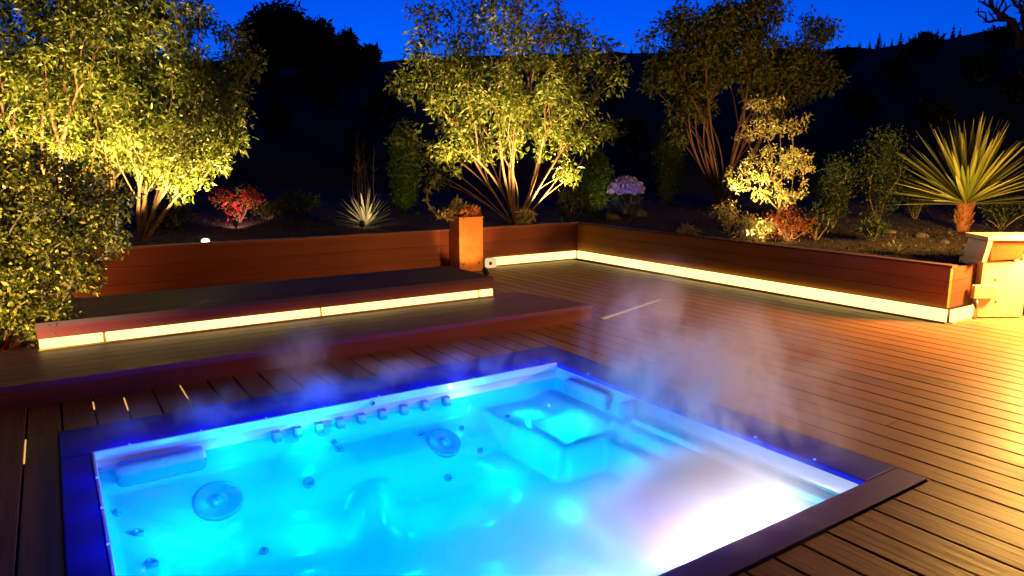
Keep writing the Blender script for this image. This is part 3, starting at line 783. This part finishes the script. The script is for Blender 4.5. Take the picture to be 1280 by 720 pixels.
mb = MB(); mb.hexa([(X_(1224), -.05, Zc(321)), (X_(1262), -.05, Zc(319)), (X_(1262), -.022, Zc(319)), (X_(1224), -.022, Zc(321))], [(X_(1222), -.05, Zc(297)), (X_(1266), -.05, Zc(297)), (X_(1266), -.022, Zc(297)), (X_(1222), -.022, Zc(297))])
cpt(mb, 'drawer_front', M['orange_board'])
mb = MB(); mb.box(X_(1207), -.07, Zc(367), X_(1236), -.022, Zc(351)); cpt(mb, 'side_shelf', M['cream'])
mb = MB(); mb.tube([(X_(1213), -.045, 0), (X_(1213), -.045, Zc(367.3))], .016, 12); cpt(mb, 'leg', M['chrome'], 0)
for (px, py) in ((1240, 372), (1236, 345), (1228, 321)):
    mb = MB(); mb.tube([(X_(px), -.0205, Zc(py)), (X_(px), -.026, Zc(py))], .008, 8); cpt(mb, 'screw', M['dark'], 0)
mb = MB(); mb.box(X_(1268.5), -.012, .01, X_(1276), .019, Zc(316)); cpt(mb, 'edge_post', M['cream'])

# post lamp standing on the deck just past the cabinet (outside the photograph's edge)
lx, ly = 6.74, 1.96
root = empty('post_lamp', (lx, ly, 0), 'dark post lamp with a glowing bulb on the deck in front of the cabinet', 'lamp post')
mb = MB(); mb.lathe([(.09, 0), (.09, .02), (.03, .05), (.025, .75), (.05, .77), (.05, .80)], seg=16); mb.build('post', M['dark'], root)
mb = MB(); mb.lathe([(.13, 1.03), (.14, 1.05), (.02, 1.12)], seg=16); mb.build('hood', M['dark'], root)
mb = MB(); mb.lathe([(.045, .801), (.06, .81), (.06, .85), (.03, .87)], seg=16); mb.build('bulb', M['lampglow'], root)
point((lx, ly, .96), 1080, (1, .50, .10), .20, 'post_lamp_light')
# unseen bollard added as a second lamp to brighten the deck
lx, ly = 6.10, 1.20
root = empty('bollard_lamp', (lx, ly, 0), 'short round bollard lamp on the deck nearer the camera than the post lamp', 'bollard lamp')
mb = MB(); mb.lathe([(.07, 0), (.07, .015), (.045, .02), (.045, .36), (.05, .365)], seg=20); mb.build('post', M['dark'], root)
mb = MB(); mb.lathe([(.035, .366), (.03, .40)], seg=16); mb.build('bulb', M['lampglow'], root)
for q in range(3):
    a = q * 2 * PI / 3; mb = MB(); mb.tube([(.05 * math.cos(a), .05 * math.sin(a), .36), (.05 * math.cos(a), .05 * math.sin(a), .56)], .004, 6); mb.build('strut', M['dark'], root)
mb = MB(); mb.lathe([(.08, .56), (.085, .57), (.02, .60)], seg=20); mb.build('hood', M['dark'], root)
point((lx, ly, .48), 12, (1, .58, .14), .03, 'bollard_light')

# ================================================================== TREES
bB = gnd(645, 9.9)
tree('tree', 'broad multi stemmed tree at the centre, lit from below, behind the back wall', 'tree', bB, 9.9,
     [(635, 120, 105, 80), (555, 65, 50, 48), (640, 30, 75, 45), (715, 65, 55, 60), (520, 105, 34, 24), (515, 178, 30, 16), (755, 85, 28, 30), (738, 160, 36, 16),
      (560, 222, 34, 16), (708, 212, 20, 12), (545, 20, 30, 22), (600, 180, 70, 30), (690, 170, 50, 35), (664, 224, 8, 10), (535, 195, 20, 12)], 200, .19, M['leaf_olive'], M['bark_warm'], 84, .185, .078, .030,
     trunk=.014, stems=18, bias=.8, seed=1, sides=5, skip=lambda x, y, d: (y > 150 and abs(x - 645) < (275 - y) * .6 and random.random() < .8) or (y < 75 and random.random() < .35))
bA = gnd(168, 7.3)
tree('tree', 'many stemmed lit tree just right of the leafy foreground bush, forking near the wall', 'tree', bA, 7.3,
     [(215, 180, 75, 50), (275, 140, 42, 45), (298, 65, 26, 42), (235, 90, 50, 50), (190, 30, 55, 40), (230, 228, 35, 16), (165, 120, 40, 60), (250, 30, 20, 18), (205, 5, 60, 20)], 210, .13, M['leaf_olive'], M['bark_warm'], 88, .125, .060, .024,
     trunk=.013, stems=14, bias=.8, seed=2, skip=lambda x, y, d: (y > 165 and abs(x - 172) < (262 - y) * .6 and random.random() < .75) or (y < 75 and random.random() < .45))
bA2 = gnd(60, 7.0)
tree('tree', 'lit tree with pale leaves at the far left edge of the garden', 'tree', bA2, 7.0,
     [(55, 75, 65, 70), (15, 150, 40, 50), (95, 20, 55, 45), (30, -20, 70, 40), (-40, 80, 60, 80), (70, 150, 35, 40)], 220, .13, M['leaf_olive'], M['bark_warm'], 88, .125, .058, .024,
     trunk=.015, stems=12, bias=.8, seed=3)
bA3 = gnd(118, 7.7)
tree('tree', 'lit tree with orange stems second from the left edge', 'tree', bA3, 7.7,
     [(130, 100, 50, 55), (145, 170, 40, 42), (125, 20, 40, 45), (95, 190, 45, 32), (150, 40, 35, 40)], 150, .135, M['leaf_olive'], M['bark_warm'], 88, .125, .058, .024, trunk=.014, stems=12, bias=.8, seed=4)
bC = gnd(905, 12.0)
tree('tree', 'wide dim tree with bare fanned stems behind the right wall, dark against the sky', 'tree', bC, 12.0,
     [(900, 45, 78, 42), (905, 95, 80, 35), (1022, 38, 26, 20), (815, 48, 11, 12), (1000, 90, 45, 40), (840, 90, 32, 35), (945, 12, 38, 22), (852, 5, 14, 14), (860, 130, 30, 20), (965, 140, 25, 18), (848, 165, 8, 12)], 185, .21, M['leaf_olive'], M['bark_warm'], 112, .20, .085, .034,
     trunk=.016, stems=20, bias=.8, seed=5, skip=lambda x, y, d: (y > 75 and abs(x - 900) < 50 and random.random() < .75))
bD = gnd(966, 7.8)
tree('small_tree', 'small pale leaved tree brightly lit from below, before the wide dim tree', 'tree', bD, 7.8,
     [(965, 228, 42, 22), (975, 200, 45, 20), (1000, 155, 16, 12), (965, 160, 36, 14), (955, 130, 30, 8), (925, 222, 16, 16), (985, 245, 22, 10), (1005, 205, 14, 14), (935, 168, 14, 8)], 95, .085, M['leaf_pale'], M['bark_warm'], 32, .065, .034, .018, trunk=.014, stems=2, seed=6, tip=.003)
# foreground bush at the left
bF = (at(14, 458, 0)[0] - .12, at(14, 458, 0)[1] + .25, 0)
DF = bF[0] * FW[0] + bF[1] * FW[1]
tree('large_bush', 'dense leafy bush in the left foreground in front of the light strip', 'bush', (bF[0], bF[1], 0), DF,
     [(50, 270, 70, 75), (20, 340, 62, 80), (118, 275, 40, 40), (95, 330, 38, 32), (60, 390, 42, 35), (-30, 300, 60, 110), (15, 215, 40, 30), (140, 300, 22, 14), (145, 245, 20, 20), (60, 420, 25, 12), (120, 225, 22, 18)], 270, .095, M['leaf_bush'], M['bark_grey'], 105, .085, .032, .018,
     trunk=.022, stems=6, seed=8, droop=.1)
rosette('red_plant', 'spiky red leaved plant at the left edge below the leafy bush', 'plant', (at(2, 455, 0)[0], at(2, 455, 0)[1], .01), 34, .24, .022, leafmat('blade_red', (.35, .02, .02), (.7, .08, .05)), 3, el=(5, 75))
root = empty('plant_pot', (at(22, 462, 0)[0], at(22, 462, 0)[1] + .04, 0), 'small terracotta pot half hidden at the foot of the leafy bush', 'plant pot')
mb = MB(); mb.lathe([(.05, 0), (.07, .09), (.078, .09), (.078, .115), (.066, .115), (.06, .09)], seg=20); mb.build('pot', plain('terracotta', (.45, .17, .06), .8), root)
mb = MB(); mb.lathe([(.06, .085), (.01, .095)], seg=20); mb.build('soil_fill', M['soil'], root)

# cypress columns
for (px, D, wd_, top, sd, lab) in ((505, 11, 38, 150, 21, 'dark narrow cypress left of the central tree'), (746, 11.5, 42, 188, 22, 'dark narrow cypress just right of the central tree'), (836, 12.5, 40, 150, 23, 'dark narrow cypress left of the wide dim tree')):
    b = gnd(px, D); h = atd(px, top, D)[2] - b[2]
    bush('cypress', lab, 'cypress', b, wd_ * .85 * D / F, h, M['leaf_cyp'], 11000, .045, .02, seed=sd, shape='column', lift=.0, droop=-.6, group='narrow cypresses in the garden')
# shrubs and flowers
def sh(px, py, wpx, hpx, m, name, label, cat='shrub', n=1200, shape='ball', seed=0, D=None, ln=None, **kw):
    b = hit(px, py) if D is None else gnd(px, D)
    Dd = b[0] * FW[0] + b[1] * FW[1]; s_ = Dd / F
    return bush(name, label, cat, b, wpx * s_, hpx * s_, m, n, ln or .035, (ln or .035) * .5, seed=seed, shape=shape, **kw), b
sh(202, 300, 48, 28, M['leaf_dark'], 'clipped_shrub', 'dark boxy clipped shrub behind the back wall, right of the lit trees', seed=31, shape='box', n=1900, D=8.6)
sh(330, 296, 44, 22, M['leaf_dark'], 'round_shrub', 'low dark shrub right of the red flowering bush', seed=32, D=9.4)
sh(372, 292, 48, 34, M['leaf_dark'], 'round_shrub', 'rounded dark shrub left of the spiky grey plant', seed=33, D=9.6)
zred = .35
sh(294, 288, 52, 46, M['leaf_olive'], 'flowering_bush', 'bush covered in bright red flowers behind the back wall', 'flowering bush', n=700, seed=34, D=9.0, lift=.2, ln=.04, extra=(M['petal_red'], lambda c: c[2] < .40, 'blossom'))
rb = gnd(455, 9.2); rosette('spiky_plant', 'grey green spiky agave behind the back wall left of the rusty planter', 'agave', rb, 44, .52, .035, M['blade_grey'], 5, el=(12, 84), curve=.1)
sh(716, 290, 44, 44, M['leaf_dark'], 'round_shrub', 'round dark shrub right of the central tree base', seed=36, D=10.2)
vb, _b = sh(783, 285, 40, 38, M['leaf_dark'], 'flowering_bush', 'domed bush topped with a pale violet cushion of flowers beyond the wall corner', 'flowering bush', n=1500, seed=37, D=11.3)
rg = np.random.default_rng(61); C = []
zc_ = atd(783, 240, 11.3)[2] - _b[2]
for q in range(420):
    v_ = rg.normal(size=3); v_ /= np.linalg.norm(v_); C.append((v_[0] * .29, v_[1] * .25, zc_ + abs(v_[2]) * .22))
V, Q = leaves(C, 9, .03, .035, .03, 0, seed=62); npmesh('blossom', V, Q, M['petal_violet'], vb)
sh(864, 292, 26, 15, M['leaf_pale'], 'small_succulent', 'tiny pale succulent on the right wall edge, left of the loose lit shrub', 'succulent', n=160, seed=38, D=7.9, ln=.05)
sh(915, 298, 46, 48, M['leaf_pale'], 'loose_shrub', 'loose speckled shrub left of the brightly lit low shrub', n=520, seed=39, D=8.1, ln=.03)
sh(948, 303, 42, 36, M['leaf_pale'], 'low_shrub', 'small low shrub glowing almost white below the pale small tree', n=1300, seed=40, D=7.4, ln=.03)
sh(990, 305, 58, 42, M['leaf_rust'], 'rusty_shrub', 'rusty orange low shrub right of the glowing white shrub', n=1300, seed=41, D=7.5, ln=.03)
sh(1046, 290, 44, 82, M['leaf_dark'], 'upright_shrub', 'narrow upright shrub, the shorter one left of the yucca', n=1700, seed=42, D=8.6, shape='vase', group='upright shrubs by the yucca')
sh(1104, 285, 54, 112, M['leaf_dark'], 'upright_shrub', 'tall narrow upright shrub next to the yucca', n=2100, seed=43, D=8.9, shape='vase', group='upright shrubs by the yucca')
sh(1026, 306, 34, 40, M['leaf_dark'], 'round_shrub', 'small dim round shrub in front of the shorter upright shrub', n=700, seed=44, D=7.6)
sh(1098, 312, 40, 32, M['leaf_dark'], 'round_shrub', 'small dim round shrub at the foot of the tall upright shrub', n=800, seed=45, D=7.3)
b = gnd(1130, 6.45); rosette('small_succulent', 'pale spiky succulent at the right wall edge below the yucca', 'succulent', b, 30, .16, .02, M['blade_grey'], 9, el=(10, 80))
sh(1150, 282, 36, 62, M['leaf_dark'], 'dim_shrub', 'dim low shrub between the tall upright shrub and the yucca', n=900, seed=46, D=9.6, shape='vase')
sh(1262, 282, 62, 42, M['leaf_dark'], 'round_shrub', 'wide dim shrub right of the yucca above the cream cabinet', n=1100, seed=47, D=8.6)
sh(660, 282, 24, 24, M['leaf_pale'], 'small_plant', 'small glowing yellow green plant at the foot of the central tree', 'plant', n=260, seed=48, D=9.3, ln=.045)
# dried stalks
b = gnd(466, 11); root = empty('dried_stalks', b, 'tall thin dried flower stalks behind the grey agave', 'dried stalks')
mb = MB(); rr = random.Random(4)
for i in range(9):
    x0 = rr.uniform(-.35, .35); h = rr.uniform(.7, 1.45); tip = Vector((x0 + rr.uniform(-.1, .1), rr.uniform(-.1, .1), h)); mb.tube([(x0, 0, 0), (x0, .02, h * .5), tip], [.006, .005, .003], 4)
    for k_ in range(12):
        z = h * rr.uniform(.45, 1); p = Vector((x0 + (tip.x - x0) * z / h, 0, z)); mb.tube([p, p + Vector((rr.uniform(-.08, .08), rr.uniform(-.08, .08), .07))], .0025, 3)
mb.build('stalks', M['bark_grey'], root)
# yucca
yb_ = gnd(1212, 8.3); Dy = 8.3
root = rosette('yucca', 'big fan shaped yucca with stiff yellow green leaves above an orange trunk', 'yucca', yb_, 150, 1.08, .046, M['blade'], 7, el=(4, 88), z0=.32, curve=.05)
mb = MB(); rr = random.Random(5)
mb.lathe([(.06, -.05), (.08, .08), (.068, .12), (.08, .2), (.095, .3), (.075, .36)], seg=14)
for i in range(60):
    a = rr.uniform(0, 2 * PI); z = rr.uniform(.05, .33); p = Vector((.078 * math.cos(a), .078 * math.sin(a), z)); mb.tube([p, p + Vector((.03 * math.cos(a), .03 * math.sin(a), .05))], [.014, .004], 4)
mb.build('trunk', M['yucca_trunk'], root)
# stones and mulch on the right bed
for i, (px, D, r_) in enumerate(((1160, 7.5, .07), (1190, 7.2, .05), (1120, 7.8, .06), (1235, 7.2, .06), (800, 10.6, .16), (765, 10.4, .13))):
    b = gnd(px, D); mb = MB(); rr = random.Random(i)
    prof = [(r_ * .75, -.02), (r_, r_ * .2), (r_ * .85, r_ * .5), (r_ * .45, r_ * .7), (r_ * .1, r_ * .74)]
    mb.lathe(prof, seg=12, sx=1 + rr.uniform(-.2, .3), sy=1 + rr.uniform(-.2, .2))
    mb.v = [(v[0] * (1 + .15 * noise.noise(Vector(v) * 9 + Vector((i, 0, 0)))), v[1] * (1 + .15 * noise.noise(Vector(v) * 8)), v[2] * (1 + .2 * noise.noise(Vector(v) * 11))) for v in mb.v]
    o = mb.build('garden_stone', M['stone'], None, b)
    tag(o, ['rounded stone between the tall upright shrub and the yucca', 'small stone in front of the yucca trunk', 'stone beside the tall upright shrub', 'small stone in the bed above the cream cabinet',
            'large rounded stone at the foot of the violet flowering bush, right one', 'large rounded stone at the foot of the violet flowering bush, left one'][i], 'stone', 'stones in the planting beds')

# loose bark mulch and leaf litter over the beds
rg = np.random.default_rng(41); C = []
while len(C) < 16000:
    px = rg.uniform(150, 1330); D = 5.6 + 8 * rg.random() ** 1.5
    d = ray(px, 210); t = D / (d[0] * FW[0] + d[1] * FW[1]); x, y = d[0] * t, d[1] * t
    if garden_d(x, y) > .1: C.append((x, y, terrain(x, y) + .012))
V, Q = leaves(C, 1, (.02, .02, .008), .026, .015, 0, seed=3)
tag(npmesh('mulch', V, Q, M['mulch']), kind='stuff')

# ================================================================== RIDGE TREES
def far_tree(px, topy, wpx, D, label, seed, n=60):
    b = gnd(px, D); cz = wpx / 2
    basey = 360 - F * math.tan(math.atan((b[2] - CH) / D) + PITCH) if False else None
    sc = D / F; h = atd(px, topy, D)[2] - b[2]; hp = h / sc
    tree('far_tree', label, 'tree', b, D, [(px, topy + hp * .38, wpx * .5, hp * .38), (px - wpx * .2, topy + hp * .55, wpx * .35, hp * .3), (px + wpx * .2, topy + hp * .6, wpx * .35, hp * .28)],
         n, .35 * wpx / 60, M['leaf_far'], M['leaf_far'], 60, 8 * sc * wpx / 60 + .12, .30, .16, trunk=.12, stems=2, seed=seed, tip=.02)
far_tree(345, 10, 72, 36, 'tallest dark tree on the ridge right of the lit trees', 51, 150)
far_tree(392, 26, 44, 37, 'dark tree on the ridge, right of the tallest ridge tree', 52, 90)
far_tree(432, 42, 24, 38, 'narrow dark tree on the ridge with a pointed top', 53, 45)
far_tree(460, 59, 20, 39, 'smallest round dark tree on the ridge left of the central tree', 54, 35)
rr = random.Random(12)
specs = [(1085, 40), (1111, 39), (1122, 47), (1134, 46), (1146, 40), (1155, 36), (1163, 42), (1174, 31), (1182, 35), (1062, 53), (1074, 50), (1101, 48), (1192, 43), (1204, 40), (1216, 36), (1228, 33), (1240, 34), (1262, 32), (1275, 29),
         (1140, 44), (1092, 52), (798, 60), (785, 61)]
proto = {}
def conifer(kind):
    mb = MB(); r2 = random.Random(kind); prof = []
    mb.tube([(0, 0, -.3), (0, 0, 1.0)], [.03, .01], 5)
    for k in range(9):
        z = .12 + .86 * k / 9; rad_ = .32 * (1 - k / 9.5)
        for j in range(9):
            a = 2 * PI * j / 9 + r2.random(); l = rad_ * r2.uniform(.7, 1.2)
            c = Vector((math.cos(a), math.sin(a), 0)); s_ = Vector((-math.sin(a), math.cos(a), 0)) * l * .38
            mb.quad(Vector((0, 0, z + .05)), c * l * .6 + s_ + Vector((0, 0, z - .01)), c * l + Vector((0, 0, z - .06)), c * l * .6 - s_ + Vector((0, 0, z - .01)))
    return mb
me_cache = [None, None, None]
for i, (px, ty) in enumerate(specs):
    D = 43 + (i % 3); b = gnd(px, D); h = max(.5, atd(px, ty, D)[2] - b[2]) * 1.02
    kd = i % 3
    if me_cache[kd] is None:
        o = conifer(kd).build('conifer', M['leaf_far']); me_cache[kd] = o.data
    else:
        o = bpy.data.objects.new('conifer', me_cache[kd]); COL.objects.link(o)
    o.location = b; o.scale = (h * .95, h * .95, h); o.rotation_euler = (0, 0, i * 1.3)
    tag(o, 'small dark conifer standing on the ridge line against the blue sky', 'conifer', 'conifers along the ridge')
# dim shrubs scattered over the hillside
rr = random.Random(77); hs = ((350, 20, 60, 60), (410, 24, 50, 70), (450, 16, 40, 90), (480, 22, 60, 60), (395, 30, 60, 50), (790, 18, 55, 90), (760, 26, 50, 60), (1065, 20, 60, 60), (1110, 26, 50, 60), (1160, 18, 60, 70),
                              (1215, 24, 60, 55), (1260, 20, 60, 60), (1040, 30, 50, 50), (1140, 34, 50, 40), (330, 32, 60, 50), (1235, 33, 60, 40), (1090, 15, 36, 60), (440, 34, 50, 40))
lab_d = ['left', 'right']
for i, (px, D, wv, hv) in enumerate(hs):
    b = gnd(px, D); q = D / F
    bush('hillside_shrub', 'dark shrub on the unlit hillside behind the garden', 'shrub', b, wv * q * .7, hv * q * .6, M['leaf_far'], 700, .13 * D / 20, .07 * D / 20, seed=200 + i, shape=rr.choice(('ball', 'column')), lift=.05, group='dark shrubs on the hillside')
# glowing slivers in the deck gaps stand in for light leaking from below
for i, (px, py, ln_) in enumerate(((236, 489, .26), (168, 503, .22), (98, 510, .12), (25, 565, .30))):
    c = at(px, py, -.01); gxp = 1.71 + round((c[0] - 1.71) / P_) * P_
    mb = MB(); mb.box(-.0030, -ln_ / 2, -.010, .0030, ln_ / 2, 0); o = mb.build('gap_light', M['amber'], None, (gxp, c[1], -.006))
    tag(o, ['short amber light in the deck gap, farthest right behind the tub', 'short amber light in the deck gap, middle one behind the tub', 'short amber light in the deck gap near the back left tub corner', 'long amber light in the deck gap at the left edge beside the tub'][i], 'deck light', 'amber lights between the deck boards')
# bare tree at the top right
D = 30; b = gnd(1256, D); root = empty('bare_tree', b, 'leafless tree on the ridge at the top right corner', 'bare tree')
rg = np.random.default_rng(9); C = sample_blobs([(1252, -5, 40, 40), (1235, 10, 20, 25), (1270, 5, 25, 25)], D, .3, 90, rg)
mb = MB()
for pts, r_ in grow((0, 0, -.1), [c - np.array(b) for c in C], trunk_r=.10, stems=3, r_tip=.015, segl=.5, seed=9): mb.tube(pts, r_, 4, cap=False)
mb.build('branches', M['bark_grey'], root)

# ================================================================== UPLIGHTS
def ul(px, D, tpx, tpy, tD, P, lab, **kw):
    b = gnd(px, D); return uplight((b[0], b[1], b[2]), atd(tpx, tpy, tD), P, lab, **kw)
W1 = (1, .68, .22)
ul(572, 8.75, 622, 95, 9.6, 1300, 'small spotlight left of the foot of the central tree', color=W1, angle=90)
ul(702, 9.62, 655, 95, 9.9, 950, 'small spotlight right of the foot of the central tree', color=W1, angle=100)
ul(245, 6.75, 235, 110, 7.3, 720, 'small spotlight behind the back wall right of the leafy bush', color=W1, angle=110)
ul(110, 6.45, 110, 70, 7.2, 950, 'small spotlight below the left lit trees', color=W1, angle=115)
ul(20, 6.3, 30, 80, 7.0, 950, 'small spotlight at the far left of the garden', color=W1, angle=110)
ul(895, 10.9, 900, 110, 12, 80, 'small spotlight at the foot of the wide dim tree', color=(1, .55, .2), angle=80)
b = gnd(900, 7.25); uplight((b[0], b[1], b[2] + .16), atd(970, 205, 7.8), 330, 'small raised spotlight left of the pale small tree', (1, .76, .22), 85)
ul(930, 7.0, 952, 286, 7.4, 220, 'small spotlight in front of the glowing low shrub', color=(1, .8, .35), angle=80)
ul(1195, 7.3, 1212, 190, 8.3, 95, 'small spotlight in front of the yucca', color=(1, .66, .15), angle=95)
ul(520, 10.0, 506, 220, 11, 16, 'small spotlight at the foot of the left cypress', color=(1, .75, .3), angle=60)
ul(762, 10.6, 748, 230, 11.5, 18, 'small spotlight at the foot of the middle cypress', color=(1, .75, .3), angle=60)
ul(450, 8.55, 455, 255, 9.2, 40, 'small spotlight in front of the grey agave', color=(1, .7, .35), angle=80)
ul(290, 8.3, 294, 265, 9.0, 60, 'small spotlight in front of the red flowering bush', color=(1, .4, .3), angle=70)
ul(790, 10.2, 783, 232, 11.3, 14, 'small cool spotlight in front of the violet flowering bush', color=(.45, .4, 1), angle=50)  # unseen fill added so the violet dome shows up

# lamps that stand on the deck
def decklight(loc, target, P, lab, color=W1, angle=80):
    return uplight(loc, target, P, lab, color, angle, group='small deck spotlights')
decklight((at(588, 345, 0)[0] + .0, 6.6, 0), (pbx, pby, .45), 45, 'small spotlight behind the platform facing the rusty planter', (1, .5, .12), 60)
decklight((at(480, 345, 0)[0], 6.9, 0), (at(480, 345, 0)[0] + .2, 7.5, .4), 1.3, 'small spotlight behind the platform facing the middle of the back wall', (1, .5, .15), 150)
decklight((at(120, 400, 0)[0] - .3, 6.7, 0), (at(120, 400, 0)[0] - .2, 7.5, .4), 16, 'small spotlight behind the platform at the left end of the back wall', (1, .6, .15), 110)  # hidden fill added for the yellow glow at the wall's end
decklight((at(70, 455, 0)[0] + .05, at(70, 455, 0)[1] + .5, Z1), (bF[0] + .1, bF[1] + .2, .9), 500, 'small spotlight behind the leafy foreground bush', (1, .75, .25), 120)
decklight((-1.05, 3.85, 0), (bF[0] + .15, bF[1], 1.0), 520, 'small spotlight on the deck facing the leafy foreground bush', (1, .72, .25), 80)

# ================================================================== STEAM
m, nt, out = mat('steam_volume')
tc = N(nt, 'ShaderNodeTexCoord')
def gauss(c, r, w):
    sb = N(nt, 'ShaderNodeVectorMath', operation='SUBTRACT'); L(nt, tc.outputs['Object'], sb.inputs[0]); sb.inputs[1].default_value = c
    dv = N(nt, 'ShaderNodeVectorMath', operation='DIVIDE'); L(nt, sb.outputs[0], dv.inputs[0]); dv.inputs[1].default_value = r
    ln = N(nt, 'ShaderNodeVectorMath', operation='LENGTH'); L(nt, dv.outputs[0], ln.inputs[0])
    mr = N(nt, 'ShaderNodeMapRange', interpolation_type='SMOOTHERSTEP'); L(nt, ln.outputs['Value'], mr.inputs[0])
    mr.inputs[1].default_value = 0; mr.inputs[2].default_value = 1; mr.inputs[3].default_value = w; mr.inputs[4].default_value = 0
    return mr.outputs[0]
def total(bl):
    acc = None
    for c, r, w_ in bl:
        g_ = gauss(c, r, w_)
        if acc is None: acc = g_
        else:
            ad = N(nt, 'ShaderNodeMath', operation='ADD'); L(nt, acc, ad.inputs[0]); L(nt, g_, ad.inputs[1]); acc = ad.outputs[0]
    return acc
acc = total([((2.0, 1.66, -.02), (.75, .50, .24), 10.0), ((2.45, 2.2, .14), (.5, .8, .50), 3.6), ((2.85, 2.75, .25), (.45, .75, .62), 3.6), ((2.75, 2.0, .20), (.45, .75, .55), 4.4),
             ((1.1, 3.66, .04), (1.5, .34, .13), 5.0), ((1.15, 3.95, .12), (.32, .25, .34), 3.4), ((2.3, 2.4, -.02), (.5, .4, .14), 3.0), ((2.2, 3.5, .05), (.9, .45, .2), 1.2)])
smooth_part = total([((1.98, 1.66, -.03), (.68, .48, .22), 11.5), ((1.45, 1.68, -.03), (.85, .55, .16), 4.0)])
mp = N(nt, 'ShaderNodeMapping'); L(nt, tc.outputs['Object'], mp.inputs[0]); mp.inputs['Scale'].default_value = (2.6, 2.6, 1.5)
nz = N(nt, 'ShaderNodeTexNoise', Scale=1.7, Detail=4.0, Roughness=.55, Distortion=.7); L(nt, mp.outputs[0], nz.inputs['Vector'])
mr = N(nt, 'ShaderNodeMapRange'); L(nt, nz.outputs[0], mr.inputs[0]); mr.inputs[1].default_value = .44; mr.inputs[2].default_value = .68; mr.inputs[3].default_value = .02; mr.inputs[4].default_value = 1.6
ml = N(nt, 'ShaderNodeMath', operation='MULTIPLY'); L(nt, acc, ml.inputs[0]); L(nt, mr.outputs[0], ml.inputs[1])
ad = N(nt, 'ShaderNodeMath', operation='ADD'); L(nt, ml.outputs[0], ad.inputs[0]); L(nt, smooth_part, ad.inputs[1]); ml = ad
pv = N(nt, 'ShaderNodeVolumePrincipled', Color=(.985, .985, .995, 1), Anisotropy=.15); L(nt, ml.outputs[0], pv.inputs['Density']); L(nt, pv.outputs[0], out.inputs[1])
mb = MB(); mb.box(-.3, 1.2, -.070, 3.5, 4.6, 1.0)
st = tag(mb.build('steam', m), 'drifting steam rising off the hot tub', 'steam', kind='stuff')

# ================================================================== WORLD, SUN, CAMERA
w = bpy.data.worlds.new('World'); S.world = w; w.use_nodes = True; nt = w.node_tree; nt.nodes.clear()
out = N(nt, 'ShaderNodeOutputWorld'); bg = N(nt, 'ShaderNodeBackground')
sky = N(nt, 'ShaderNodeTexSky', sky_type='NISHITA'); sky.sun_disc = False; sky.sun_elevation = R(-3.0); sky.sun_rotation = R(33.7); sky.ozone_density = 6.0
tcw = N(nt, 'ShaderNodeTexCoord'); sp = N(nt, 'ShaderNodeSeparateXYZ'); L(nt, tcw.outputs['Generated'], sp.inputs[0])
ev = ramp(nt, sp.outputs[2], [(0.0, (1.1, 1.1, 1.1)), (.14, (.98, .98, .98)), (.24, (.78, .78, .78)), (.34, (.62, .62, .62)), (.55, (.15, .15, .15)), (1.0, (.10, .10, .10))])
tint = N(nt, 'ShaderNodeMix', data_type='RGBA', blend_type='MULTIPLY'); tint.inputs[0].default_value = 1.0
L(nt, sky.outputs[0], tint.inputs[6]); tint.inputs[7].default_value = (.0, .58, 1.0, 1)
t2 = N(nt, 'ShaderNodeMix', data_type='RGBA', blend_type='MULTIPLY'); t2.inputs[0].default_value = 1.0; L(nt, tint.outputs[2], t2.inputs[6]); L(nt, ev, t2.inputs[7])
# the afterglow fades away from the horizon side the photograph looks towards
dt = N(nt, 'ShaderNodeVectorMath', operation='DOT_PRODUCT'); L(nt, tcw.outputs['Generated'], dt.inputs[0]); dt.inputs[1].default_value = (SA, CA, 0)
mr = N(nt, 'ShaderNodeMapRange'); L(nt, dt.outputs['Value'], mr.inputs[0]); mr.inputs[1].default_value = -.2; mr.inputs[2].default_value = .7; mr.inputs[3].default_value = .08; mr.inputs[4].default_value = 1
t3 = N(nt, 'ShaderNodeMix', data_type='RGBA', blend_type='MULTIPLY'); t3.inputs[0].default_value = 1.0; L(nt, t2.outputs[2], t3.inputs[6]); L(nt, mr.outputs[0], t3.inputs[7])
L(nt, t3.outputs[2], bg.inputs[0]); bg.inputs[1].default_value = 5.4; L(nt, bg.outputs[0], out.inputs[0])
sl = bpy.data.lights.new('afterglow', 'SUN'); sl.energy = .02; sl.angle = R(12); sl.color = (.35, .45, 1)
so = bpy.data.objects.new('afterglow', sl); COL.objects.link(so); so.rotation_euler = (R(55), 0, R(-33.7))

cam = bpy.data.cameras.new('camera'); co = bpy.data.objects.new('camera', cam); COL.objects.link(co)
cam.sensor_width = 36; cam.lens = F / 1280 * 36; cam.clip_end = 400
co.location = (0, 0, CH); co.rotation_euler = (PI / 2 - PITCH, 0, R(-33.69)); S.camera = co
S.view_settings.view_transform = 'Standard'; S.view_settings.look = 'None'; S.view_settings.exposure = 0; S.view_settings.gamma = 1
S.render.engine = 'CYCLES'; S.cycles.use_denoising = True
try: S.cycles.denoiser = 'OPENIMAGEDENOISE'
except Exception: pass
S.cycles.max_bounces = 6; S.cycles.diffuse_bounces = 3; S.cycles.glossy_bounces = 3; S.cycles.transparent_max_bounces = 12; S.cycles.volume_bounces = 1
S.cycles.volume_step_rate = 1.0; S.cycles.volume_max_steps = 128
S.cycles.sample_clamp_indirect = 6; S.cycles.sample_clamp_direct = 0
S.cycles.use_light_tree = True
